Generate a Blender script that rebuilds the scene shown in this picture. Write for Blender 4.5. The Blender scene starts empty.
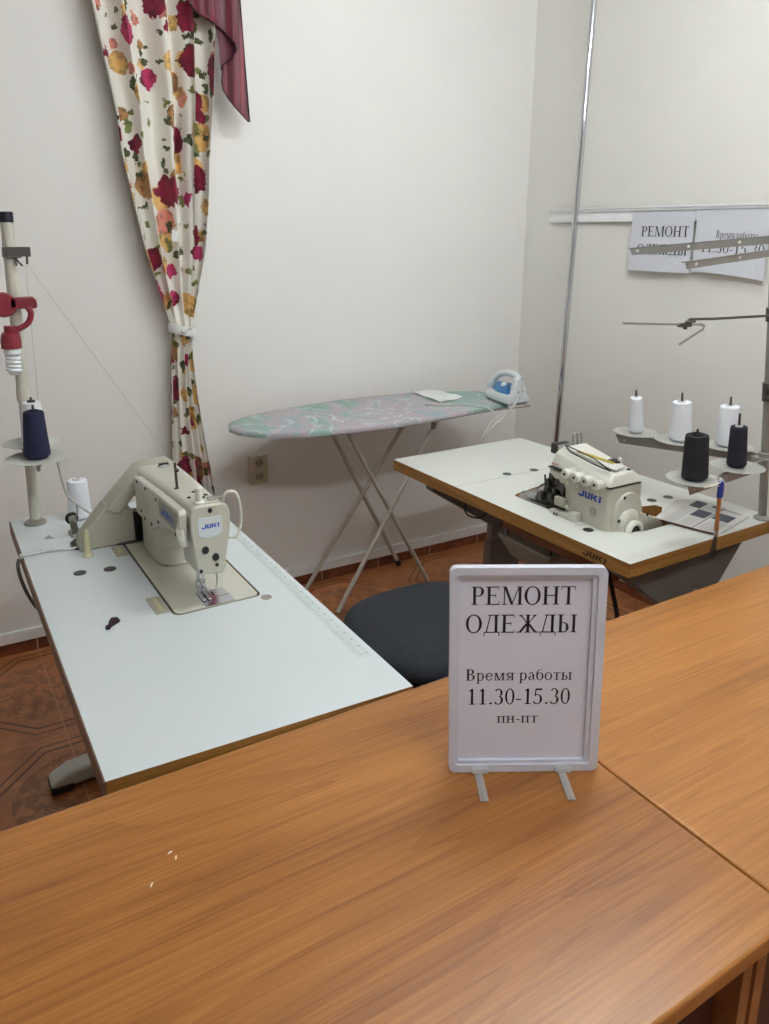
import bpy, bmesh, math, random
from mathutils import Vector, Matrix
random.seed(7)
S = bpy.context.scene
COL = S.collection
PI = math.pi
sin, cos = math.sin, math.cos

# ------------------------------------------------------------------ camera, world, lights, exposure
cd = bpy.data.cameras.new('camera')
cam = bpy.data.objects.new('camera', cd)
COL.objects.link(cam)
Rm = ((0.8480257, 0.1126677, -0.5178401), (-0.5297309, 0.2086291, -0.8221065), (0.0154116, 0.9714833, 0.2366064))
cam.matrix_world = Matrix(Rm).to_4x4()
cam.location = (0, 0, 1.54)
cd.sensor_fit = 'VERTICAL'; cd.sensor_height = 36; cd.sensor_width = 27.04
cd.lens = 27.19
cd.shift_x = -0.00867; cd.shift_y = -0.08566
cd.clip_start = 0.02
S.camera = cam

W = bpy.data.worlds.new('world'); S.world = W; W.use_nodes = True
W.node_tree.nodes['Background'].inputs[0].default_value = (0.75, 0.85, 0.9, 1)
W.node_tree.nodes['Background'].inputs[1].default_value = 0.3
S.view_settings.view_transform = 'Standard'; S.view_settings.look = 'None'
S.view_settings.gamma = 1; S.view_settings.use_curve_mapping = False
S.view_settings.exposure = 0.17
LAMPS = [((0.70, -0.20), 1.2, 52.0), ((1.45, 1.25), 1.2, 48.0)]      # tube lamps under the ceiling: place, length, strength
LAMP_COL = (0.935, 0.995, 1.02)

# ------------------------------------------------------------------ materials
def srgb(r, g, b):
    f = lambda c: (c/255/12.92) if c/255 <= 0.04045 else ((c/255+0.055)/1.055)**2.4
    return (f(r), f(g), f(b), 1)
def mat(name, c, rough=0.5, metal=0.0, bump=None, vary=None, trans=0, coat=0, ior=None, alpha=None, spec=None):
    m = bpy.data.materials.new(name); m.use_nodes = True
    nt = m.node_tree; b = nt.nodes['Principled BSDF']
    b.inputs['Base Color'].default_value = c; b.inputs['Roughness'].default_value = rough
    b.inputs['Metallic'].default_value = metal
    if trans: b.inputs['Transmission Weight'].default_value = trans
    if coat: b.inputs['Coat Weight'].default_value = coat; b.inputs['Coat Roughness'].default_value = .12
    if ior: b.inputs['IOR'].default_value = ior
    if alpha is not None: b.inputs['Alpha'].default_value = alpha
    if spec is not None: b.inputs['Specular IOR Level'].default_value = spec
    tc = nt.nodes.new('ShaderNodeTexCoord')
    if vary is None: vary = (18, 0.04)
    n = nt.nodes.new('ShaderNodeTexNoise'); n.inputs['Scale'].default_value = vary[0]; n.inputs['Detail'].default_value = 4
    nt.links.new(tc.outputs['Object'], n.inputs['Vector'])
    hsv = nt.nodes.new('ShaderNodeHueSaturation'); hsv.inputs['Color'].default_value = c
    mr = nt.nodes.new('ShaderNodeMapRange'); mr.inputs[1].default_value = .3; mr.inputs[2].default_value = .7
    mr.inputs[3].default_value = 1-vary[1]; mr.inputs[4].default_value = 1+vary[1]
    nt.links.new(n.outputs['Fac'], mr.inputs[0]); nt.links.new(mr.outputs[0], hsv.inputs['Value'])
    nt.links.new(hsv.outputs[0], b.inputs['Base Color'])
    if bump:
        n2 = nt.nodes.new('ShaderNodeTexNoise'); n2.inputs['Scale'].default_value = bump[0]; n2.inputs['Detail'].default_value = 6
        mp = nt.nodes.new('ShaderNodeMapping'); mp.inputs['Scale'].default_value = bump[2] if len(bump) > 2 else (1, 1, 1)
        nt.links.new(tc.outputs['Object'], mp.inputs[0]); nt.links.new(mp.outputs[0], n2.inputs['Vector'])
        bp = nt.nodes.new('ShaderNodeBump'); bp.inputs['Strength'].default_value = bump[1]; bp.inputs['Distance'].default_value = .002
        nt.links.new(n2.outputs['Fac'], bp.inputs['Height']); nt.links.new(bp.outputs[0], b.inputs['Normal'])
    return m
class N:                                                       # tiny node-graph helper
    def __init__(s, m): s.nt = m.node_tree; s.b = s.nt.nodes['Principled BSDF']
    def node(s, t, **k):
        n = s.nt.nodes.new(t)
        for a, v in k.items(): setattr(n, a, v)
        return n
    def link(s, a, b): s.nt.links.new(a, b)
    def math(s, op, a, b=None, c=None):
        n = s.nt.nodes.new('ShaderNodeMath'); n.operation = op
        for i, v in enumerate((a, b, c)):
            if v is None: continue
            if isinstance(v, (int, float)): n.inputs[i].default_value = v
            else: s.link(v, n.inputs[i])
        return n.outputs[0]
    def mix(s, f, a, b):
        n = s.nt.nodes.new('ShaderNodeMix'); n.data_type = 'RGBA'
        for i, v in ((0, f), (6, a), (7, b)):
            if isinstance(v, (int, float, tuple)): n.inputs[i].default_value = v
            else: s.link(v, n.inputs[i])
        return n.outputs[2]
    def noise(s, vec, scale, detail=4, rough=.5, dist=0, out='Fac'):
        n = s.nt.nodes.new('ShaderNodeTexNoise'); n.inputs['Scale'].default_value = scale; n.inputs['Detail'].default_value = detail
        n.inputs['Roughness'].default_value = rough; n.inputs['Distortion'].default_value = dist
        s.link(vec, n.inputs['Vector']); return n.outputs[out]
    def mapping(s, vec, loc=(0,0,0), scale=(1,1,1), rot=(0,0,0)):
        n = s.nt.nodes.new('ShaderNodeMapping'); n.inputs[1].default_value = loc; n.inputs[2].default_value = rot; n.inputs[3].default_value = scale
        s.link(vec, n.inputs[0]); return n.outputs[0]
    def ramp(s, f, stops, interp='LINEAR'):
        n = s.nt.nodes.new('ShaderNodeValToRGB'); cr = n.color_ramp; cr.interpolation = interp
        while len(cr.elements) < len(stops): cr.elements.new(.5)
        for e, (p, c) in zip(cr.elements, stops): e.position = p; e.color = c
        s.link(f, n.inputs[0]); return n.outputs[0]
    def bump(s, h, st, dist=.002):
        n = s.nt.nodes.new('ShaderNodeBump'); n.inputs['Strength'].default_value = st; n.inputs['Distance'].default_value = dist
        s.link(h, n.inputs['Height']); s.link(n.outputs[0], s.b.inputs['Normal'])

def wood_mat(name, c1, c2, c3, rough=.33, scale=(0.9, 9, 9), off=(0,0,0)):
    m = mat(name, c1, rough); g = N(m)
    tc = g.node('ShaderNodeTexCoord').outputs['Object']
    v = g.mapping(tc, off, scale)
    big = g.noise(v, .8, 3, .55, 1.4)
    v2 = g.mapping(tc, off, (scale[0]*1.2, scale[1]*11, scale[2]*11))
    fine = g.noise(v2, 3.0, 6, .65, .3)
    v3 = g.mapping(tc, off, (scale[0]*.9, scale[1]*.9, scale[2]*.9))
    rings = g.noise(v3, .8, 2, .4, .6)
    ln = g.math('FRACT', g.math('MULTIPLY', rings, 16))
    ln = g.math('POWER', ln, 3.0)
    f = g.math('ADD', g.math('MULTIPLY', big, .48), g.math('MULTIPLY', fine, .52))
    f = g.math('SUBTRACT', f, g.math('MULTIPLY', ln, .07))
    colr = g.ramp(f, [(.34, c2), (.5, c1), (.66, c3)])
    g.link(colr, g.b.inputs['Base Color'])
    g.bump(fine, .12, .0006)
    return m

M = {}
M['wall'] = mat('wall_paper_white', srgb(238, 236, 232), .85, bump=(60, .25, (1, 1, .25)), vary=(3, .015))
M['wall2'] = mat('wall_paint_white', srgb(234, 232, 226), .8, vary=(3, .02))
M['ceil'] = mat('ceiling_white', srgb(242, 242, 240), .9)
M['trimw'] = mat('white_plastic_trim', srgb(240, 241, 242), .45)
M['cream'] = mat('cream_enamel', srgb(196, 194, 180), .32, coat=.3, vary=(9, .03))
M['cream_d'] = mat('cream_enamel_darker', srgb(168, 166, 150), .38, vary=(9, .04))
M['wenamel'] = mat('white_enamel', srgb(224, 224, 212), .3, coat=.3, vary=(9, .02))
M['lam'] = mat('white_laminate', srgb(206, 213, 214), .3, vary=(4, .015))
M['lam2'] = mat('white_laminate_creamy', srgb(218, 220, 212), .3, vary=(4, .015))
M['edge_b'] = wood_mat('ply_edge_brown', srgb(166, 118, 58), srgb(132, 90, 42), srgb(186, 136, 74), .5, (2, 2, 40))
M['edge_d'] = wood_mat('ply_edge_dark', srgb(122, 92, 74), srgb(96, 70, 56), srgb(140, 108, 86), .5, (2, 2, 40))
M['steel'] = mat('brushed_steel', srgb(178, 178, 176), .28, 1)
M['chrome'] = mat('chrome', srgb(205, 208, 214), .08, 1)
M['steel_d'] = mat('dark_steel', srgb(96, 94, 92), .4, .9)
M['grey_paint'] = mat('grey_painted_metal', srgb(148, 146, 141), .4, .35)
M['grey_disc'] = mat('grey_plastic_disc', srgb(196, 198, 190), .45)
M['disc_r'] = mat('grey_plastic_disc_darker', srgb(166, 165, 158), .45)
M['grey_dark'] = mat('dark_grey_painted_steel', srgb(124, 118, 112), .5, .1)
M['pipe_cream'] = mat('off_white_painted_pipe', srgb(198, 196, 182), .4)
M['leg_white'] = mat('white_painted_tube', srgb(196, 192, 182), .35)
M['black'] = mat('black_plastic', srgb(22, 22, 24), .45)
M['rubber'] = mat('black_rubber', srgb(28, 26, 26), .8)
M['navy_cap'] = mat('navy_cap', srgb(25, 24, 40), .5)
def thread_mat(name, c, v=.1):
    m = mat(name, c, .85); g = N(m)
    tc = g.node('ShaderNodeTexCoord').outputs['Object']
    w = g.node('ShaderNodeTexWave'); w.wave_type = 'BANDS'; w.bands_direction = 'Z'
    w.inputs['Scale'].default_value = 60; w.inputs['Distortion'].default_value = 2.5; w.inputs['Detail'].default_value = 2
    g.link(tc, w.inputs[0]); g.bump(w.outputs['Fac'], .5, .001)
    nz = g.noise(g.mapping(tc, (0,0,0), (1, 1, 30)), 3)
    dk = tuple(x*(1-v*2.2) for x in c[:3])+(1,)
    g.link(g.mix(nz, dk, c), g.b.inputs['Base Color'])
    return m
M['th_white'] = thread_mat('white_thread', srgb(238, 240, 246), .04)
M['th_navy'] = thread_mat('navy_thread', srgb(28, 34, 66))
M['th_black'] = thread_mat('black_thread', srgb(26, 26, 32))
M['th_blk_blue'] = thread_mat('blue_black_thread', srgb(26, 28, 44))
M['core_w'] = mat('white_cone_core', srgb(215, 215, 215), .6)
M['red'] = mat('dark_red_plastic', srgb(126, 28, 42), .35, coat=.2)
M['bulb'] = mat('white_glass_bulb', srgb(232, 238, 240), .2, coat=.6)
M['blue_logo'] = mat('blue_print', srgb(30, 78, 190), .4)
M['ink'] = mat('black_ink', srgb(28, 26, 34), .6)
M['ink_soft'] = mat('dark_grey_ink', srgb(70, 72, 84), .7)
M['ink_brown'] = mat('dark_stamp_ink', srgb(62, 44, 30), .7)
M['badge'] = mat('pale_metal_badge', srgb(214, 222, 224), .3, .1)
M['badge_line'] = mat('badge_outline', srgb(150, 156, 152), .4)
M['paper'] = mat('white_paper', srgb(216, 216, 230), .7, vary=(6, .02))
M['paper_wall'] = mat('printer_paper', srgb(214, 216, 224), .8, vary=(6, .02))
M['frame_pl'] = mat('white_plastic_frame', srgb(206, 208, 222), .3, coat=.2)
M['clearp'] = mat('clear_plastic', (0.80, 0.79, 0.77, 1), .12, alpha=.42)
M['sheet_clear'] = mat('clear_sheet', (1, 1, 1, 1), .1, trans=1.0, ior=1.15)
M['beige_pl'] = mat('beige_plastic', srgb(192, 186, 152), .4)
M['outlet'] = mat('cream_outlet_plastic', srgb(205, 194, 172), .45)
M['outlet_d'] = mat('outlet_hole', srgb(60, 52, 46), .7)
M['stool'] = mat('dark_grey_fabric', srgb(38, 41, 48), .95, bump=(400, .6), vary=(90, .18))
M['blue_tank'] = mat('blue_translucent_plastic', srgb(44, 124, 184), .2, coat=.5)
M['iron_w'] = mat('iron_white_plastic', srgb(212, 220, 222), .35, coat=.2)
M['cord_w'] = mat('pale_cord', srgb(196, 196, 190), .6)
M['cord_d'] = mat('dark_cord', srgb(40, 30, 28), .6)
M['cord_g'] = mat('grey_cord', srgb(100, 100, 100), .6)
M['cloth_w'] = mat('white_cloth', srgb(224, 226, 224), .9, bump=(90, .3))
M['scrap'] = mat('dark_plum_fabric', srgb(40, 18, 34), .95)
M['news'] = mat('newsprint', srgb(208, 204, 200), .85, vary=(12, .04))
M['wood_stick'] = wood_mat('wood_stick', srgb(168, 108, 60), srgb(140, 84, 44), srgb(190, 130, 78), .5, (8, 8, 2))
M['blue_tape'] = mat('blue_tape', srgb(38, 60, 150), .5)
M['yel'] = mat('yellow_paint', srgb(196, 172, 70), .5)
M['orange_sk'] = wood_mat('cut_wood', srgb(134, 82, 48), srgb(104, 60, 34), srgb(154, 100, 60), .6, (3, 3, 12))
M['red_print'] = mat('red_print', srgb(196, 90, 86), .5)
M['ctop'] = wood_mat('beech_laminate', srgb(152, 97, 43), srgb(124, 74, 30), srgb(174, 117, 57), .32, (0.9, 7, 7))
M['ctop2'] = wood_mat('beech_laminate_right', srgb(164, 107, 50), srgb(138, 86, 37), srgb(184, 127, 66), .32, (0.9, 7, 7), (3.3, 1.7, 0))
M['cbody'] = wood_mat('beech_body', srgb(150, 96, 54), srgb(128, 78, 42), srgb(168, 112, 66), .4, (7, 7, .9))
M['cdark'] = mat('dark_brown_board', srgb(74, 40, 32), .5)
M['tray'] = mat('smoky_plastic_tray', srgb(168, 164, 154), .4, vary=(160, .35))
M['lint'] = mat('white_lint', srgb(240, 228, 205), .9)
M['rulerp'] = mat('pale_translucent_tape', srgb(196, 206, 203), .35)
M['ruler_ink'] = mat('faint_grey_print', srgb(140, 152, 150), .5)
M['greyp'] = mat('grey_plate', srgb(150, 146, 138), .35, .5)
m = bpy.data.materials.new('lamp_diffuser'); m.use_nodes = True
for ix, L in enumerate(LAMPS):
    mm = bpy.data.materials.new('lamp_diffuser'); mm.use_nodes = True
    bb = mm.node_tree.nodes['Principled BSDF']
    bb.inputs['Emission Color'].default_value = (*LAMP_COL, 1); bb.inputs['Emission Strength'].default_value = L[2]
    M['lamp%d' % ix] = mm

# tiles: brown, octagon lines, mottled centres
def tile_mat(name, strip=False):
    m = mat(name, srgb(136, 84, 54), .3, coat=.15); g = N(m)
    tc = g.node('ShaderNodeTexCoord').outputs['Object']
    sp = g.node('ShaderNodeSeparateXYZ'); g.link(tc, sp.inputs[0])
    X, Y, Z = sp.outputs
    def tri(v, off, per):                                     # distance to nearest centre
        a = g.math('DIVIDE', g.math('SUBTRACT', v, off), per)
        fr = g.math('SUBTRACT', a, g.math('ROUND', a))
        return g.math('MULTIPLY', g.math('ABSOLUTE', fr), per)
    if strip:
        gx = tri(X, .28, .30); gy = tri(Y, .13, .30)
        nx = g.math('LESS_THAN', gx, .0022)
        ny = g.math('LESS_THAN', gy, .0022)
        geo = g.node('ShaderNodeNewGeometry'); sn = g.node('ShaderNodeSeparateXYZ'); g.link(geo.outputs['Normal'], sn.inputs[0])
        ax = g.math('GREATER_THAN', g.math('ABSOLUTE', sn.outputs[1]), .5)
        grout = g.math('ADD', g.math('MULTIPLY', nx, ax), g.math('MULTIPLY', ny, g.math('SUBTRACT', 1, ax)))
        nz = g.noise(tc, 30, 5)
        base = g.ramp(nz, [(.3, srgb(104, 56, 38)), (.7, srgb(138, 82, 54))])
        bar = g.math('GREATER_THAN', g.noise(g.mapping(tc, (0,0,0), (14, 14, 1)), 2, 2), .56)
        base = g.mix(g.math('MULTIPLY', bar, .5), base, srgb(92, 46, 32))
        g.link(g.mix(grout, base, srgb(196, 168, 148)), g.b.inputs['Base Color'])
        return m
    px, py = tri(X, .28, .6), tri(Y, 2.65, .6)
    oc = g.math('MAXIMUM', g.math('MAXIMUM', px, py), g.math('MULTIPLY', g.math('ADD', px, py), .76))
    def band(d, c, w): return g.math('LESS_THAN', g.math('ABSOLUTE', g.math('SUBTRACT', d, c)), w)
    l1 = band(oc, .232, .0045); l2 = band(oc, .262, .0035)
    fl = g.noise(tc, 22, 6, .7, .5); r = g.math('SQRT', g.math('ADD', g.math('POWER', px, 2), g.math('POWER', py, 2)))
    flm = g.math('MULTIPLY', g.math('GREATER_THAN', fl, .5), g.math('LESS_THAN', r, .19))
    nz = g.noise(tc, 9, 6, .65, .4)
    base = g.ramp(nz, [(.3, srgb(142, 84, 46)), (.55, srgb(170, 108, 64)), (.75, srgb(190, 128, 80))])
    base = g.mix(g.math('MULTIPLY', flm, .55), base, srgb(96, 58, 36))
    base = g.mix(g.math('MULTIPLY', g.math('MAXIMUM', l1, l2), .8), base, srgb(58, 32, 20))
    gr = g.math('MAXIMUM', g.math('LESS_THAN', tri(X, .28, .6), .002), g.math('LESS_THAN', tri(Y, 2.95, .6), .002))
    base = g.mix(g.math('MULTIPLY', gr, .6), base, srgb(178, 140, 112))
    g.link(base, g.b.inputs['Base Color'])
    return m
M['tile'] = tile_mat('brown_floor_tile')
M['tile_s'] = tile_mat('brown_skirting_tile', True)

# curtain print
def floral():
    m = mat('floral_print_cotton', srgb(226, 222, 212), .9); g = N(m)
    uv = g.node('ShaderNodeUVMap').outputs[0]
    d = g.noise(uv, 34, 3, .6, 0, 'Color'); vm = g.node('ShaderNodeVectorMath'); vm.operation = 'MULTIPLY_ADD'
    g.link(d, vm.inputs[0]); vm.inputs[1].default_value = (.05, .05, 0)
    g.link(uv, vm.inputs[2]); w = vm.outputs[0]
    col = srgb(228, 224, 214)
    cur = g.mix(0.0, col, col)
    def layer(cur, off, scale, rad, cols, prob, asp=(1, 1, 1)):
        v = g.node('ShaderNodeTexVoronoi'); v.inputs['Scale'].default_value = scale; v.inputs['Randomness'].default_value = .75
        g.link(g.mapping(w, off, asp), v.inputs['Vector'])
        sp = g.node('ShaderNodeSeparateColor'); g.link(v.outputs['Color'], sp.inputs[0])
        mk = g.math('MULTIPLY', g.math('LESS_THAN', v.outputs['Distance'], rad), g.math('LESS_THAN', sp.outputs[0], prob))
        base = g.ramp(sp.outputs[1], cols, 'CONSTANT')
        pv = g.node('ShaderNodeTexVoronoi'); pv.inputs['Scale'].default_value = scale*4.2; g.link(g.mapping(w, off), pv.inputs['Vector'])
        inner = g.math('ADD', g.math('MULTIPLY', g.noise(w, 45, 4, .7), .6), g.math('MULTIPLY', pv.outputs['Distance'], .55))
        dk = g.node('ShaderNodeHueSaturation'); g.link(base, dk.inputs['Color'])
        mr = g.node('ShaderNodeMapRange'); g.link(inner, mr.inputs[0]); mr.inputs[1].default_value = .35; mr.inputs[2].default_value = .65
        mr.inputs[3].default_value = .6; mr.inputs[4].default_value = 1.75
        g.link(mr.outputs[0], dk.inputs['Value'])
        return g.mix(mk, cur, dk.outputs[0])
    och, och2, pnk, bur, mag, grn, grn2 = srgb(172, 138, 84), srgb(134, 98, 62), srgb(168, 108, 94), srgb(100, 12, 38), srgb(140, 36, 74), srgb(62, 68, 40), srgb(96, 100, 56)
    cur = layer(cur, (0, 0, 0), 8.5, .42, [(0, och), (.6, pnk), (.8, och2)], 1.0)
    cur = layer(cur, (3.1, 1.7, 0), 12, .27, [(0, grn), (.6, grn2)], .85, (1.6, 1, 1))
    cur = layer(cur, (7.3, 5.2, 0), 15, .25, [(0, grn2), (.4, grn)], .65, (1, 1.6, 1))
    cur = layer(cur, (1.3, 9.2, 0), 6.8, .36, [(0, bur), (.8, mag)], .95)
    cur = layer(cur, (5.3, 2.2, 0), 12, .27, [(0, bur), (.5, mag), (.8, pnk)], .5)
    g.link(cur, g.b.inputs['Base Color'])
    g.b.inputs['Sheen Weight'].default_value = .15
    return m
M['floral'] = floral()
M['sheer_d'] = mat('sheer_burgundy_double', srgb(84, 22, 42), .6)
m = mat('sheer_burgundy', srgb(132, 34, 56), .5, alpha=.8); M['sheer'] = m
g = N(m); tc = g.node('ShaderNodeTexCoord').outputs['Object']
wv = g.noise(g.mapping(tc, (0,0,0), (16, 16, 1)), 2.5, 3)
g.link(g.ramp(wv, [(.35, srgb(88, 20, 38)), (.55, srgb(118, 34, 54)), (.7, srgb(150, 56, 74))]), g.b.inputs['Base Color'])
g.b.inputs['Sheen Weight'].default_value = .5
m = mat('marbled_pastel_cover', srgb(150, 180, 168), .75); M['cover'] = m
g = N(m); tc = g.node('ShaderNodeTexCoord').outputs['Object']
a = g.noise(tc, 4.0, 4, .5, 1.2); b2 = g.noise(g.mapping(tc, (5, 3, 0)), 5, 3, .5, 1.2)
c = g.ramp(a, [(.30, srgb(136, 168, 154)), (.44, srgb(152, 174, 168)), (.54, srgb(182, 168, 174)), (.68, srgb(154, 170, 174))])
vein = g.math('LESS_THAN', g.math('ABSOLUTE', g.math('SUBTRACT', b2, .5)), .012)
g.link(g.mix(g.math('MULTIPLY', vein, .6), c, srgb(206, 214, 212)), g.b.inputs['Base Color'])

# ------------------------------------------------------------------ mesh builder
class MB:
    def __init__(s): s.v = []; s.f = []; s.mi = []; s.uv = None; s.T = Matrix.Identity(4)
    def add(s, vs, fs, mi=0):
        o = len(s.v); s.v += [s.T @ Vector(p) for p in vs]; s.f += [[i+o for i in f] for f in fs]; s.mi += [mi]*len(fs); return s
    def box(s, x0, x1, y0, y1, z0, z1, mi=0):
        vs = [(x0,y0,z0),(x1,y0,z0),(x1,y1,z0),(x0,y1,z0),(x0,y0,z1),(x1,y0,z1),(x1,y1,z1),(x0,y1,z1)]
        return s.add(vs, [(0,3,2,1),(4,5,6,7),(0,1,5,4),(1,2,6,5),(2,3,7,6),(3,0,4,7)], mi)
    def hexa(s, b, t, mi=0):                                 # bottom quad, top quad
        return s.add(list(b)+list(t), [(0,3,2,1),(4,5,6,7),(0,1,5,4),(1,2,6,5),(2,3,7,6),(3,0,4,7)], mi)
    def prism(s, pts, axis, a0, a1, mi=0, cap=None):         # pts 2D in remaining axes (order x,y,z minus axis)
        def mk(p, a):
            return {'x': (a, p[0], p[1]), 'y': (p[0], a, p[1]), 'z': (p[0], p[1], a)}[axis]
        n = len(pts)
        vs = [mk(p, a0) for p in pts]+[mk(p, a1) for p in pts]
        s.add(vs, [(i, (i+1) % n, (i+1) % n+n, i+n) for i in range(n)], mi)
        o = len(s.v)-2*n
        s.f += [[o+i for i in range(n)][::-1], [o+n+i for i in range(n)]]; s.mi += [mi if cap is None else cap]*2
        return s
    def tube(s, pts, r, n=10, caps=True, mi=0):
        pts = [Vector(p) for p in pts]
        rs = r if isinstance(r, (list, tuple)) else [r]*len(pts)
        vs, fs = [], []; up = None
        for i, p in enumerate(pts):
            t = (pts[min(i+1, len(pts)-1)]-pts[max(i-1, 0)]).normalized()
            if up is None:
                up = Vector((0, 0, 1)) if abs(t.z) < .9 else Vector((1, 0, 0))
            a = t.cross(up).normalized(); b = a.cross(t).normalized(); up = b
            for k in range(n):
                q = 2*PI*k/n; vs.append(p+(a*cos(q)+b*sin(q))*rs[i])
        for i in range(len(pts)-1):
            for k in range(n):
                fs.append((i*n+k, i*n+(k+1) % n, (i+1)*n+(k+1) % n, (i+1)*n+k))
        if caps: fs += [tuple(range(n))[::-1], tuple((len(pts)-1)*n+k for k in range(n))]
        return s.add(vs, fs, mi)
    def cyl(s, p0, p1, r0, r1=None, n=24, mi=0): return s.tube([p0, p1], [r0, r0 if r1 is None else r1], n, True, mi)
    def lathe(s, prof, c=(0,0,0), axis=(0,0,1), n=32, mi=0):  # prof: (r,h)
        ax = Vector(axis).normalized(); up = Vector((0,1,0)) if abs(ax.y) < .9 else Vector((1,0,0))
        a = ax.cross(up).normalized(); b = ax.cross(a); c = Vector(c)
        vs = [c+ax*h+(a*cos(2*PI*k/n)+b*sin(2*PI*k/n))*max(r, 1e-5) for r, h in prof for k in range(n)]
        fs = [(i*n+k, i*n+(k+1) % n, (i+1)*n+(k+1) % n, (i+1)*n+k) for i in range(len(prof)-1) for k in range(n)]
        fs += [tuple(range(n))[::-1], tuple((len(prof)-1)*n+k for k in range(n))]
        return s.add(vs, fs, mi)
    def plate(s, outer, holes, z0, z1, mi=0, side=0):
        bm = bmesh.new(); 
        loops = [outer]+holes; es = []
        for lp in loops:
            vv = [bm.verts.new((x, y, z1)) for x, y in lp]
            es += [bm.edges.new((vv[i], vv[(i+1) % len(vv)])) for i in range(len(vv))]
        bmesh.ops.triangle_fill(bm, use_beauty=True, use_dissolve=False, edges=es, normal=(0, 0, 1))
        bm.verts.index_update()
        tops = [[v.index for v in f.verts] for f in bm.faces]; vs = [tuple(v.co) for v in bm.verts]; bm.free()
        s.add(vs, tops, mi); s.add([(x, y, z0) for x, y, _ in vs], [f[::-1] for f in tops], mi)
        for lp in loops:
            n = len(lp); s.add([(x, y, z0) for x, y in lp]+[(x, y, z1) for x, y in lp], [(i, (i+1) % n, (i+1) % n+n, i+n) for i in range(n)], side)
        return s
    def build(s, name, m, parent=None, bevel=0, seg=2, smooth=35, solid=0, sub=0):
        off = parent_world(parent) if parent is not None else Vector((0, 0, 0))
        if parent is None and not s.keep0:
            lo = Vector([min(v[i] for v in s.v) for i in range(3)]); hi = Vector([max(v[i] for v in s.v) for i in range(3)])
            off = Vector(((lo.x+hi.x)/2, (lo.y+hi.y)/2, lo.z))
        if s.local: off = Vector((0, 0, 0))
        me = bpy.data.meshes.new(name)
        me.from_pydata([v-off for v in s.v], [], s.f)
        for x in (m if isinstance(m, (list, tuple)) else [m]): me.materials.append(x)
        bm = bmesh.new(); bm.from_mesh(me)
        for f, i in zip(bm.faces, s.mi): f.material_index = i; f.smooth = True
        if s.recalc: bmesh.ops.recalc_face_normals(bm, faces=bm.faces)
        bm.to_mesh(me); bm.free()
        if s.uv:
            ul = me.uv_layers.new(name='UVMap')
            for lp in me.loops: ul.data[lp.index].uv = s.uv[lp.vertex_index]
        me.set_sharp_from_angle(angle=math.radians(smooth))
        o = bpy.data.objects.new(name, me); COL.objects.link(o)
        if parent is None: o.location = off
        else: o.parent = parent
        if bevel:
            b = o.modifiers.new('bevel', 'BEVEL'); b.width = bevel; b.segments = seg; b.limit_method = 'ANGLE'; b.angle_limit = math.radians(30); b.harden_normals = False
        if solid:
            q = o.modifiers.new('solid', 'SOLIDIFY'); q.thickness = solid; q.offset = 0
            es_ = o.modifiers.new('crease', 'EDGE_SPLIT'); es_.split_angle = math.radians(50)
        if sub:
            q = o.modifiers.new('sub', 'SUBSURF'); q.levels = sub; q.render_levels = sub
        return o
    local = False; keep0 = False; recalc = True
def parent_world(p):
    v = Vector((0, 0, 0))
    while p is not None: v = v+p.location; p = p.parent
    return v
def L(): m_ = MB(); m_.local = True; return m_
def tag(o, label=None, cat=None, group=None, kind=None):
    if label: o['label'] = label
    if cat: o['category'] = cat
    if group: o['group'] = group
    if kind: o['kind'] = kind
    return o
def thing(name, loc, label, cat, group=None, rz=0):
    o = bpy.data.objects.new(name, None); COL.objects.link(o); o.location = loc; o.rotation_euler = (0, 0, rz)
    o.empty_display_size = .05
    return tag(o, label, cat, group)
def struct(name, mb, m, **k):
    o = mb.build(name, m, **k); o['kind'] = 'structure'; return o
def studs(name, lst, m, par, axis, n=14):                     # each little round piece a mesh of its own
    for (x, y, z, r, h) in lst:
        q = MB(); q.lathe([(r, 0), (r, h*.75), (r*.8, h), (0, h)], (x, y, z), axis, n); q.build(name, m, par)
def copy_tree(o, parent=None):
    c = o.copy(); COL.objects.link(c); c.parent = parent
    for ch in list(o.children): copy_tree(ch, c)
    return c
def circ(cx, cy, r, n=20, a0=0, a1=2*PI, full=True):
    return [(cx+r*cos(a0+(a1-a0)*i/(n if full else n-1)), cy+r*sin(a0+(a1-a0)*i/(n if full else n-1))) for i in range(n)]
def rrect(x0, x1, y0, y1, r, n=5):
    out = []
    for cx, cy, a in ((x1-r, y0+r, -PI/2), (x1-r, y1-r, 0), (x0+r, y1-r, PI/2), (x0+r, y0+r, PI)):
        out += [(cx+r*cos(a+PI/2*i/n), cy+r*sin(a+PI/2*i/n)) for i in range(n+1)]
    return out
def lerp(a, b, t): return a+(b-a)*t
def spline(pts, n=8):                                       # Catmull-Rom
    P = [Vector(p) for p in pts]; P = [P[0]]+P+[P[-1]]; out = []
    for i in range(1, len(P)-2):
        for k in range(n):
            t = k/n; a, b, c, d = P[i-1], P[i], P[i+1], P[i+2]
            out.append(.5*((2*b)+(c-a)*t+(2*a-5*b+4*c-d)*t*t+(3*b-a-3*c+d)*t**3))
    out.append(P[-2]); return out
def interp(tab, z):
    for (z0, a), (z1, b) in zip(tab, tab[1:]):
        if z0 <= z <= z1 or z1 <= z <= z0: return lerp(a, b, (z-z0)/(z1-z0))
    return tab[0][1] if abs(z-tab[0][0]) < abs(z-tab[-1][0]) else tab[-1][1]

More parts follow.
